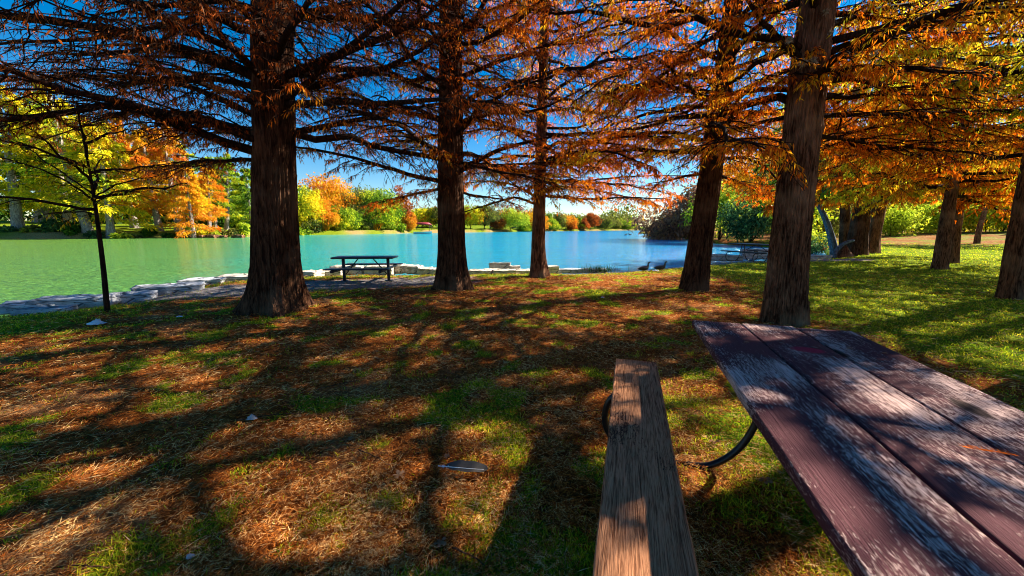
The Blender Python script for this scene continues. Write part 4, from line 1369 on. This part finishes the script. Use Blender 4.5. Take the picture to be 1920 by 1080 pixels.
near = make_pipe_table('picnic_table', 'near picnic table with peeling maroon paint and a bare brown bench', (corner[0], corner[1], gz1(corner[0], corner[1])), TA,
                       ('tabletop', 'tabletop2', 'tabletop', 'seatwood'))
near.location.z = 0.0
# the same kind of table, small and dark, beyond the lawn
c2 = on(1384, 489)
t2 = near.copy()
COL.objects.link(t2)
t2.name = 'picnic_table'
t2.location = (c2[0] + .2, c2[1] + 1.1, gz1(c2[0], c2[1]) + .02)
t2.rotation_euler = (0, 0, math.radians(18))
t2.scale = (1, .8, 1)
t2['label'] = 'small shaded picnic table with rounded pipe loops, half hidden by the lit trunk'
for ch in list(near.children):
    if ch.name.startswith('bolt'):
        continue
    c = ch.copy()
    COL.objects.link(c)
    c.parent = t2
    if 'plank' in ch.name:
        c.material_slots[0].link = 'OBJECT'
        c.material_slots[0].material = M['metal_dark']

# shore table: square posts, arms, diagonal braces
b = on(688, 526)
zb = gz1(b[0], b[1])
st = thing('shore_table', 'dark metal picnic table on two posts standing in front of the pale shore stones', 'picnic table', (b[0], b[1], zb), None, math.radians(3.5))
hw = 111 / F * b[1] / 2
zt = 45 / F * b[1] * 1.02
o = box(MB(), (-hw, -.30, zt - .045), (hw, .30, zt), bev=.010)
o.build('table_top', M['metal_dark'], st)
for yy, z_ in ((-.68, .44), (.68, .44)):
    box(MB(), (-hw, yy - .13, z_ * zt / .72 - .03), (hw, yy + .13, z_ * zt / .72), bev=.01).build('bench_seat', M['metal_dark'], st)
px_ = hw * .74
for s in (-1, 1):
    box(MB(), (s * px_ - .034, -.034, -.1), (s * px_ + .034, .034, zt - .046), bev=.008).build('post', M['metal_dark'], st)
    box(MB(), (s * px_ - .03, -.8, .44 * zt / .72 - .095), (s * px_ + .03, .8, .44 * zt / .72 - .037), bev=.006).build('bench_arm', M['metal_dark'], st)
    P = np.array([[s * (px_ - .047), 0, zt * .28], [s * (px_ - .38), 0, zt - .055]])
    MB().add(*tubes(P[None], np.full((1, 2), .014), 8)).build('diagonal_brace', M['metal_dark'], st, True)
    box(MB(), (s * px_ - .09, -.09, -.02), (s * px_ + .09, .09, .012), bev=.004).build('foot_plate', M['metal_dark'], st)


# ------------------------------------------------------------------ stump, post, ducks and small things
rng = np.random.default_rng(70)
b = on(1580, 479)
base = np.array([b[0], b[1], gz1(b[0], b[1])])
root = thing('tree_stump', 'weathered stump with a fallen pale log on top, beyond the gravel strip', 'stump', base)
tm, C, z = trunk_mesh(np.array([[0, 0, -.2], [.02, 0, .3], [.05, 0, .62]]), .42, rng, 40, 26, .5, .25, 6, .09)
V = np.concatenate(tm.v)
V = V * np.array([1, 1, 1]) + np.stack([0 * V[:, 0], 0 * V[:, 0], (V[:, 2] > .5) * (vnoise(V * 5, 2) - .4) * .3], -1)
n0 = len(V)
top = [(25 * 40 + i, 25 * 40 + (i + 1) % 40, n0) for i in range(40)]
MB().add(np.vstack([V, [[.05, 0, .5]]]), np.concatenate(tm.q), top).build('stump_body', M['bark_warm'], root, True)
P = spline([[-.5, -.1, .28], [-.25, -.15, .62], [.1, -.1, .78], [.42, 0, .84]], 12)
MB().add(*tubes(P[None], np.array([np.linspace(.1, .07, 12)]), 9)).build('broken_log', M['bark_blue'], root, True)
P = spline([[-.62, -.2, -.05], [-.52, -.15, .25], [-.38, -.1, .5]], 10)
MB().add(*tubes(P[None], np.array([np.linspace(.11, .07, 10)]), 9)).build('root_arm', M['bark_blue'], root, True)

b = on(1898, 452)
zb = gz1(b[0], b[1])
root = thing('wooden_post', 'short brown wooden post at the far right edge of the lawn', 'post', (b[0], b[1], zb))
box(MB(), (-.17, -.17, -.2), (.17, .17, 2.1), bev=.03).build('post_body', M['bark_warm'], root)
box(MB(), (-.20, -.20, 2.102), (.20, .20, 2.18), bev=.02).build('post_cap', M['bark_warm'], root)


def duck(label, px, py, s, rz, on_water=False):
    b = on(px, py, ZW if on_water else 0)
    zb = ZW - .04 if on_water else gz1(b[0], b[1])
    root = thing('duck', label, 'duck', (b[0], b[1], zb), 'ducks by the river', rz)
    root.scale = (s, s, s)
    u = np.linspace(0, 1, 14)
    body = spline([[-.24, 0, .13], [-.16, 0, .145], [-.05, 0, .15], [.06, 0, .16], [.13, 0, .19], [.165, 0, .25], [.17, 0, .31], [.18, 0, .35], [.215, 0, .375], [.245, 0, .372]], 26)
    rr = np.interp(np.linspace(0, 9, 26), range(10), [.012, .05, .085, .088, .065, .034, .026, .028, .034, .016])
    if on_water:
        body = body - [0, 0, .08]
    B = MB().add(*tubes(body[None], rr[None], 12))
    B.build('body', M['duck'], root, True)
    dz = -.08 if on_water else 0
    hd = body[-1]
    V = np.array([[.235, -.012, .372 + dz], [.235, .012, .372 + dz], [.29, .01, .36 + dz], [.29, -.01, .36 + dz], [.235, -.012, .356 + dz], [.235, .012, .356 + dz], [.29, .01, .352 + dz], [.29, -.01, .352 + dz]])
    MB().add(V, [(0, 1, 2, 3), (4, 7, 6, 5), (3, 2, 6, 7), (0, 3, 7, 4), (1, 5, 6, 2), (0, 4, 5, 1)]).build('bill', M['dead_leaf'], root)
    for sy in (-1, 1):
        Wg = spline([[.07, sy * .075, .17 + dz], [-.05, sy * .088, .17 + dz], [-.2, sy * .04, .15 + dz], [-.27, sy * .015, .14 + dz]], 10)
        MB().add(*tubes(Wg[None], np.array([np.interp(np.linspace(0, 3, 10), range(4), [.02, .035, .02, .005])]), 8)).build('wing', M['duck'], root, True)
        if not on_water:
            Lg = spline([[.0, sy * .035, .09], [.015, sy * .035, .05], [.0, sy * .035, .012], [.05, sy * .035, .006]], 8)
            MB().add(*tubes(Lg[None], np.full((1, 8), .009), 6)).build('leg', M['dead_leaf'], root, True)
    return root


duck('left duck of the two standing on the grass at the shore', 1207, 505, .88, .15)
duck('right duck of the two standing on the grass at the shore', 1238, 503, .88, -.1)
duck('dark duck swimming far out, left of the pair near the right shore', 1173, 441, 1.9, .2, True)
duck('dark duck swimming far out, right of the pair near the right shore', 1181, 440.5, 1.9, 2.9, True)

# reeds at the shore
b = on(1122, 506)
rng = np.random.default_rng(71)
n = 260
p = np.array([b[0], b[1], -.1]) + rng.normal(size=(n, 3)) * np.array([.30, .12, .0])
d = np.stack([rng.normal(size=n) * .35, rng.normal(size=n) * .3, np.ones(n)], -1)
rd = MB().add(*fronds(p, d, rng.uniform(.15, .38, n), .014, rng, .05))
tag(rd.build('reed_clump', M['leaf_dark_green']), 'dark reed clump at the water edge, right of the slim grey cypress', 'reeds')


def crumple(name, label, cat, px, py, size, mat, seed, h=.4):
    b = on(px, py)
    rng = np.random.default_rng(seed)
    k = 9
    th = np.linspace(0, 2 * np.pi, k, endpoint=False)
    V, Q = [], []
    rings = 5
    for r_ in range(rings):
        f = r_ / (rings - 1)
        for a in th:
            R_ = size * (1 - f ** 1.5 * .95) * rng.uniform(.7, 1.15)
            V.append((R_ * math.cos(a) * 1.3, R_ * math.sin(a), f * size * h * rng.uniform(.6, 1.2)))
    for r_ in range(rings - 1):
        for i in range(k):
            Q.append((r_ * k + i, r_ * k + (i + 1) % k, r_ * k + k + (i + 1) % k, r_ * k + k + i))
    o = MB().add(V, Q, [((rings - 1) * k, (rings - 1) * k + i, (rings - 1) * k + i + 1) for i in range(1, k - 1)]).build(name, M[mat])
    o.location = (b[0], b[1], gz1(b[0], b[1]) + .02)
    return tag(o, label, cat)


crumple('crumpled_bag', 'crumpled white bag on the grass below the sapling', 'litter', 181, 608, .085, 'paper', 81, .9)
crumple('paper_scrap', 'white paper scrap lying midway on the brown lawn', 'litter', 473, 793, .028, 'pale_leaf', 82, 1.1)
crumple('paper_scrap', 'tiny white scrap in front of the ducks', 'litter', 1229, 508.5, .10, 'paper', 83, .3)
crumple('paper_scrap', 'tiny white scrap at the foot of the huge cypress, left side', 'litter', 337, 597, .04, 'paper', 84, .4)
crumple('paper_scrap', 'tiny white scrap in the middle of the lawn before the leaning cypress', 'litter', 1130, 561, .035, 'paper', 85, .5)
crumple('paper_scrap', 'tiny white scrap on the lower left foreground', 'litter', 357, 1050, .014, 'pale_leaf', 86, .6)


def leaf_obj(px, py, size, seed, label, group='dry broad leaves on the lawn'):
    rng = np.random.default_rng(seed)
    b = on(px, py)
    th = np.linspace(0, 2 * np.pi, 21)[:-1]
    lob = np.abs(np.cos(2.5 * th)) ** .6
    r_ = size * (.35 + .65 * lob)
    V = np.stack([r_ * np.cos(th), r_ * np.sin(th), size * .35 * np.abs(np.sin(th + .4)) * rng.uniform(.5, 1.2, 20)], -1)
    V = np.vstack([V, [[0, 0, .003]]])
    V2 = V + [0, 0, .0015]
    T = [(i, (i + 1) % 20, 20) for i in range(20)]
    o = MB().add(V, None, T)
    P = np.array([[0, 0, .004], [-size * .8, .01, .01], [-size * 1.4, .0, .03]])
    o.add(*tubes(P[None], np.full((1, 3), .0012), 4))
    ob = o.build('dry_leaf', M['dead_leaf'])
    ob.location = (b[0], b[1], gz1(b[0], b[1]) + .018)
    ob.rotation_euler = (rng.uniform(-.3, .3), rng.uniform(-.3, .3), rng.uniform(0, 6))
    tag(ob, label, 'leaf', group)


for i, a in enumerate([(748, 896, .035, 'curled pale brown leaf just left of the feather'), (826, 1024, .03, 'pale leaf in the sunny patch below the feather'),
                       (838, 858, .02, 'small leaf above the feather quill'), (1340, 832, .035, 'curled brown leaf in the sunny grass between bench and table'),
                       (1435, 905, .035, 'brown leaf in the grass under the table edge'), (655, 828, .03, 'brown leaf in shade at lower middle'),
                       (722, 724, .025, 'small leaf lying at the centre of the lawn'), (210, 818, .03, 'leaf in the shade of the left foreground')]):
    leaf_obj(a[0], a[1], a[2], 90 + i, a[3])

# feather
b = on(866, 884)
root = thing('feather', 'dark feather with white quill lying on the lawn left of the bench', 'feather', (b[0], b[1], gz1(b[0], b[1]) + .045), None, -.08)
K = 30
s = np.linspace(0, 1, K)
spn = np.stack([-.135 + .27 * s, -.018 * np.sin(s * 2.6) * 1.4, .012 * np.sin(s * 3)], -1)
MB().add(*tubes(spn[None], (.0022 * (1 - .8 * s) + .0004)[None], 6)).build('quill', M['white'], root, True)
vane = MB()
rng = np.random.default_rng(91)
for sd, wd in ((1, .042), (-1, .024)):
    w = wd * np.clip(np.sin(np.clip((s - .12) / .88, 0, 1) * math.pi) ** .4, 0, 1) * (s > .13)
    e = spn + np.stack([.016 * np.ones(K), sd * w, sd * w * .35 + .006 * np.sin(s * 20) * .3 + .004], -1)
    V = np.stack([spn, e], 1).reshape(-1, 3)
    vane.add(V, [(2 * i, 2 * i + 1, 2 * i + 3, 2 * i + 2) for i in range(4, K - 1)])
vane.build('vane', M['duck'], root)
p = spn[3:8].repeat(14, 0)
dn_ = MB().add(*fronds(p, rng.normal(size=p.shape), rng.uniform(.006, .016, len(p)), .002, rng, .1))
dn_.build('down_tuft', M['paper'], root)

# fallen twigs
rng = np.random.default_rng(92)
for i, (px, py, L, lb) in enumerate([(1110, 778, .10, 'thin bent twig left of the bench'), (880, 1050, .09, 'twig at the bottom of the lawn below the feather'), (640, 725, .3, 'long pale stick on the brown lawn'),
                                    (150, 1068, .12, 'short stick in the lower left corner'), (700, 862, .14, 'twig among grass left of the feather'), (505, 790, .2, 'stick just right of the paper scrap')]):
    b = on(px, py)
    a = rng.uniform(-.6, .6)
    dr = np.array([math.cos(a), math.sin(a), 0])
    P = spline([-dr * L, dr * L * .1 + [0, .02 * L, .01], dr * L], 10) + rng.normal(size=(10, 3)) * .002
    o = MB().add(*tubes(P[None], np.array([np.linspace(.004, .0018, 10)]), 6))
    o.add(*tubes(np.array([[P[5], P[5] + [.2 * L, .3 * L, .02]]]), np.array([[.002, .001]]), 5))
    o = o.build('fallen_twig', M['bark_warm'], smooth=True)
    o.location = (b[0], b[1], gz1(b[0], b[1]) + .02)
    tag(o, lb, 'twig', 'twigs lying on the lawn')

# needle spray lying on the table top
rng = np.random.default_rng(93)
b = on(1843, 848, .765)
k = 26
s = np.linspace(0, 1, k)
P = np.stack([b[0] - .04 + .09 * s, b[1] + .02 - .035 * s, np.full(k, .772)], -1)
V = MB().add(*tubes(P[None], np.full((1, k), .0007), 4))
pp = P.repeat(2, 0)
dd = np.tile(np.array([[.5, 1., .05], [.3, -1., .05]]), (k, 1))
V.add(*fronds(pp, dd + rng.normal(size=dd.shape) * .1, .016, .0022, rng, .0))
tag(V.build('needle_spray', M['leaf_rust']), 'fallen rusty needle spray lying on the near table top', 'leaf spray')

# ball moss
rng = np.random.default_rng(94)
for i, (px, py, Y, sz, lb) in enumerate([
    (1774, 38, 5.1, .12, 'largest spiky ball moss, on the high right limb of the lit cypress'), (1507, 118, 4.9, .07, 'ball moss at the limb fork on the left of the lit trunk'),
    (1525, 113, 4.95, .06, 'ball moss on the front of the lit trunk near the fork'), (1548, 22, 5.1, .06, 'ball moss on the lit trunk near the top of the photo'),
    (1556, 62, 5.1, .05, 'ball moss on the right side of the lit trunk, above the limb'), (1640, 98, 5.0, .05, 'ball moss hanging below the high right limb'),
    (1690, 60, 5.1, .06, 'ball moss halfway along the high right limb'), (1650, 95, 5.8, .05, 'small ball moss behind the high right limb'),
    (1762, 118, 5.5, .07, 'ball moss in the golden foliage under the high right limb'), (1605, 172, 5.6, .05, 'ball moss right of the lit trunk below the limb'),
    (1663, 136, 5.9, .06, 'dull ball moss in shade under the high right limb'), (1480, 75, 4.8, .05, 'ball moss on the rising limb left of the lit trunk'),
    (1388, 36, 7.9, .08, 'ball moss on the leaning cypress near the top')]):
    c = at(px, py, Y)
    n = 90
    d = nrm(rng.normal(size=(n, 3)))
    o = MB().add(*fronds(np.zeros((n, 3)), d, sz * rng.uniform(.6, 1.2, n), .008, rng, .1)).build('ball_moss', M['moss'])
    o.location = [float(q_) for q_ in c]
    tag(o, lb, 'moss', 'ball moss on the cypress limbs')


# park things on the far lawn: canopy boat shelter, white boat, parked cars
def far_car(px, Y, mat, label):
    b = at(px, 430, Y)
    root = thing('parked_car', label, 'car', (b[0], Y, gz1(b[0], Y)), 'cars parked on the far lawn')
    pr = np.array([(-2.2, .4), (-2.2, .85), (-1.9, .98), (-1.3, 1.02), (-.8, 1.45), (.7, 1.48), (1.3, 1.0), (2.0, .9), (2.2, .7), (2.2, .4)])
    V = np.array([[x, y, z] for y in (-.85, .85) for x, z in pr])
    k = len(pr)
    Q = [(i, (i + 1) % k, k + (i + 1) % k, k + i) for i in range(k)]
    T = [(0, i + 1, i) for i in range(1, k - 1)] + [(k, k + i, k + i + 1) for i in range(1, k - 1)]
    MB().add(V, Q, T).build('body', M[mat], root)
    for sy in (-1, 1):
        V = np.array([[-1.1, sy * .86, 1.05], [-.72, sy * .86, 1.38], [.62, sy * .86, 1.4], [1.05, sy * .86, 1.05]])
        MB().add(V, [(0, 1, 2, 3)]).build('side_window', M['glass'], root)
        for x in (-1.4, 1.4):
            P = np.array([[x, sy * .7, .34], [x, sy * .9, .34]])
            MB().add(*tubes(P[None], np.full((1, 2), .34), 14)).build('wheel', M['rubber'], root, False)


far_car(965, 215, 'navy', 'dark blue car parked under the dome-shaped green tree')
far_car(925, 205, 'white', 'pale car parked left of the dome-shaped green tree')
b = on(788, 437, ZW)
b = b + [0, 4.5, 0]
zb = gz1(b[0], b[1])
root = thing('boat_canopy', 'dark red canopy at the water edge beyond the wooded bank', 'canopy', (b[0], b[1], zb))
V = [[-3.2, -2, 2.0], [3.2, -2, 2.0], [3.2, 2, 2.0], [-3.2, 2, 2.0], [-2.4, 0, 2.9], [2.4, 0, 2.9]]
MB().add(V, [(0, 1, 5, 4), (3, 4, 5, 2), (0, 3, 2, 1)], [(0, 4, 3), (1, 2, 5)]).build('canopy_roof', M['red'], root)
for x in (-2.9, 2.9):
    for y in (-1.8, 1.8):
        MB().add(*tubes(np.array([[[x, y, -.5], [x, y, 2.02]]]), np.full((1, 2), .07), 8)).build('post', M['metal_dark'], root)
b = on(793, 438.2, ZW)
root = thing('small_boat', 'small white boat moored below the red canopy', 'boat', (b[0], b[1], ZW))
xs_ = np.linspace(-3, 3, 13)
wdt = .9 * (1 - np.clip((xs_ - 0) / 3, 0, 1) ** 2 * .92)
V = np.stack([np.stack([xs_, -wdt, .62 + .06 * np.clip(xs_, 0, 3)], -1), np.stack([xs_, -wdt * .6, xs_ * 0 - .15], -1), np.stack([xs_, wdt * .6, xs_ * 0 - .15], -1), np.stack([xs_, wdt, .62 + .06 * np.clip(xs_, 0, 3)], -1)], 1)
ii = np.arange(13 * 4).reshape(13, 4)
Q = [(ii[i, j], ii[i + 1, j], ii[i + 1, j + 1], ii[i, j + 1]) for i in range(12) for j in range(3)] + [(0, 1, 2, 3)]
MB().add(V.reshape(-1, 3), Q).build('hull', M['white'], root)
box(MB(), (-1.6, -.6, .25), (-1.2, .6, .34)).build('thwart', M['bark_warm'], root)
box(MB(), (.2, -.7, .25), (.6, .7, .34)).build('thwart', M['bark_warm'], root)

# ------------------------------------------------------------------ ground cover
M['litter'] = mat_leaf('fallen needles', [(.12, .025, .004), (.38, .085, .010), (.62, .21, .03), (.72, .46, .18)], 2.2, .3, 1.1)
M['blades'] = mat_leaf('grass blades', [(.06, .16, .006), (.24, .37, .01), (.48, .50, .012), (.62, .50, .03)], 1.6, .6, .9)
M['straw'] = mat_leaf('dry straw', [(.22, .09, .03), (.42, .24, .09), (.55, .38, .18)], 2.2, .25, .9)


def scatter(n, r0, r1, rng, half=62):
    a = np.radians(rng.uniform(-half, half, n))
    r = r0 * (r1 / r0) ** rng.uniform(0, 1, n)
    x, y = r * np.sin(a), r * np.cos(a)
    z = gz(x, y)
    ok = z > -.2
    return x[ok], y[ok], z[ok], r[ok]


rng = np.random.default_rng(95)
# feathery fallen fronds close by
x, y, z, r = scatter(21000, .9, 5.5, rng)
g_, p_ = cover(x, y)
k = rng.uniform(size=len(x)) < np.clip(1.15 - g_ * .8 - p_, .12, 1)
x, y, z, r = x[k], y[k], z[k], r[k]
n = len(x)
a = rng.uniform(0, 2 * np.pi, n)
L = rng.uniform(.03, .075, n)
tl = rng.normal(size=n) * .22
D = np.stack([np.cos(a), np.sin(a), tl], -1)
Sd = np.stack([-np.sin(a), np.cos(a), rng.normal(size=n) * .3], -1)
base = np.stack([x, y, z + rng.uniform(.004, .022, n) + np.abs(tl) * L * .5], -1)
NL = 7
lf = MB()
tt = np.linspace(.12, 1, NL)
V, Q = fronds(base, D, L, .0022, rng, .1)
lf.add(V, Q)
for sgn in (-1, 1):
    c0 = base[:, None] + D[:, None] * (tt[None, :, None] * L[:, None, None]) - np.array([0, 0, 1.]) * (.1 * L[:, None, None] * tt[None, :, None] ** 2)
    ll = (L[:, None] * .28 * np.sin(.35 + tt * 2.4)[None])[..., None]
    tip = c0 + (Sd[:, None] * sgn * .85 + D[:, None] * .5) * ll + rng.normal(size=c0.shape) * .0015
    w = D[:, None] * .0016
    V = np.stack([c0 - w, c0 + w, tip], 2).reshape(-1, 3)
    lf.add(V, None, np.arange(len(V)).reshape(-1, 3))
tag(lf.build('needle_litter', M['litter']), 'fallen feathery cypress needles covering the near lawn', 'needle litter', kind='stuff')
# needle slivers everywhere, out to the shore
x, y, z, r = scatter(210000, 1.0, 16, rng)
g_, p_ = cover(x, y)
k = rng.uniform(size=len(x)) < np.clip(1.1 - g_ * .85 - p_, .08, 1)
x, y, z, r = x[k], y[k], z[k], r[k]
n = len(x)
a = rng.uniform(0, 2 * np.pi, n)
D = np.stack([np.cos(a), np.sin(a), rng.normal(size=n) * .25], -1)
V = MB().add(*fronds(np.stack([x, y, z + rng.uniform(.003, .016, n) + .002 * r], -1), D, rng.uniform(.016, .042, n) * (1 + r * .12), .0024 * (1 + r * .2), rng, .05))
tag(V.build('fallen_needles', M['litter']), 'thin carpet of loose orange brown needles over the lawn', 'needle litter', kind='stuff')
x, y, z, r = scatter(12000, 1.0, 12, rng)
n = len(x)
a = rng.uniform(0, 2 * np.pi, n)
D = np.stack([np.cos(a), np.sin(a), rng.normal(size=n) * .3 + .1], -1)
V = MB().add(*fronds(np.stack([x, y, z + rng.uniform(.004, .02, n)], -1), D, rng.uniform(.03, .07, n) * (1 + r * .1), .0022 * (1 + r * .22), rng, .05))
tag(V.build('dry_straw', M['straw']), 'pale dry grass stalks scattered on the lawn', 'straw', kind='stuff')
# grass
x, y, z, r = scatter(620000, 1.0, 48, rng)
g_, p_ = cover(x, y)
tuft = fbm(np.stack([x, y], -1) * 7, 41, 2)
k = rng.uniform(size=len(x)) < np.clip(g_ * 1.1 + .04, 0, 1) * sstep(.26, .58, tuft + .16 * g_ + .01 * r)
x, y, z, r = x[k], y[k], z[k], r[k]
n = len(x)
D = np.stack([rng.normal(size=n) * .45, rng.normal(size=n) * .45, np.ones(n)], -1)
hgt = rng.uniform(.018, .055, n) * (1 + .035 * r) * (.7 + .7 * vnoise(np.stack([x, y], -1) * 3, 43))
V = MB().add(*fronds(np.stack([x, y, z - .003], -1), D, hgt, .0026 * (1 + r * .24), rng, .3))
tag(V.build('grass', M['blades']), 'short green and yellow grass blades growing through the needles', 'grass', kind='stuff')

# ------------------------------------------------------------------ light, sky, camera
W = bpy.data.worlds.new('World')
SC.world = W
W.use_nodes = True
nt = W.node_tree
nt.nodes.clear()
out = nt.nodes.new('ShaderNodeOutputWorld')
bg = nt.nodes.new('ShaderNodeBackground')
sky = nt.nodes.new('ShaderNodeTexSky')
sky.sky_type = 'NISHITA'
sky.sun_disc = False
sky.sun_elevation = SUN_EL
sky.sun_rotation = SUN_AZ
sky.air_density = 1.0
sky.dust_density = .05
sky.ozone_density = 3.0
hs = nt.nodes.new('ShaderNodeHueSaturation')
hs.inputs['Saturation'].default_value = 1.5
nt.links.new(sky.outputs[0], hs.inputs['Color'])
nt.links.new(hs.outputs[0], bg.inputs[0])
bg.inputs[1].default_value = .052
nt.links.new(bg.outputs[0], out.inputs[0])

sl = bpy.data.lights.new('sun', 'SUN')
sl.energy = 5.0
sl.angle = math.radians(.5)
sl.color = (1, .91, .77)
so = bpy.data.objects.new('sun', sl)
COL.objects.link(so)
sv = Vector((math.sin(SUN_AZ) * math.cos(SUN_EL), math.cos(SUN_AZ) * math.cos(SUN_EL), math.sin(SUN_EL)))
so.rotation_euler = sv.to_track_quat('Z', 'Y').to_euler()

cam = bpy.data.cameras.new('camera')
cam.sensor_width = 36
cam.lens = 36 * F / 1920
cam.clip_end = 9000
cam.clip_start = .05
co = bpy.data.objects.new('camera', cam)
COL.objects.link(co)
co.location = (0, 0, CAMZ)
co.rotation_euler = (math.pi / 2 - PITCH, 0, 0)
SC.camera = co

SC.view_settings.view_transform = 'Standard'
SC.view_settings.look = 'None'
SC.view_settings.exposure = 1.7
SC.view_settings.gamma = 1
SC.cycles.max_bounces = 5
SC.cycles.diffuse_bounces = 3
SC.cycles.glossy_bounces = 2
SC.cycles.transmission_bounces = 3
SC.cycles.use_denoising = True
SC.cycles.filter_width = 1.0
SC.cycles.sample_clamp_indirect = 6
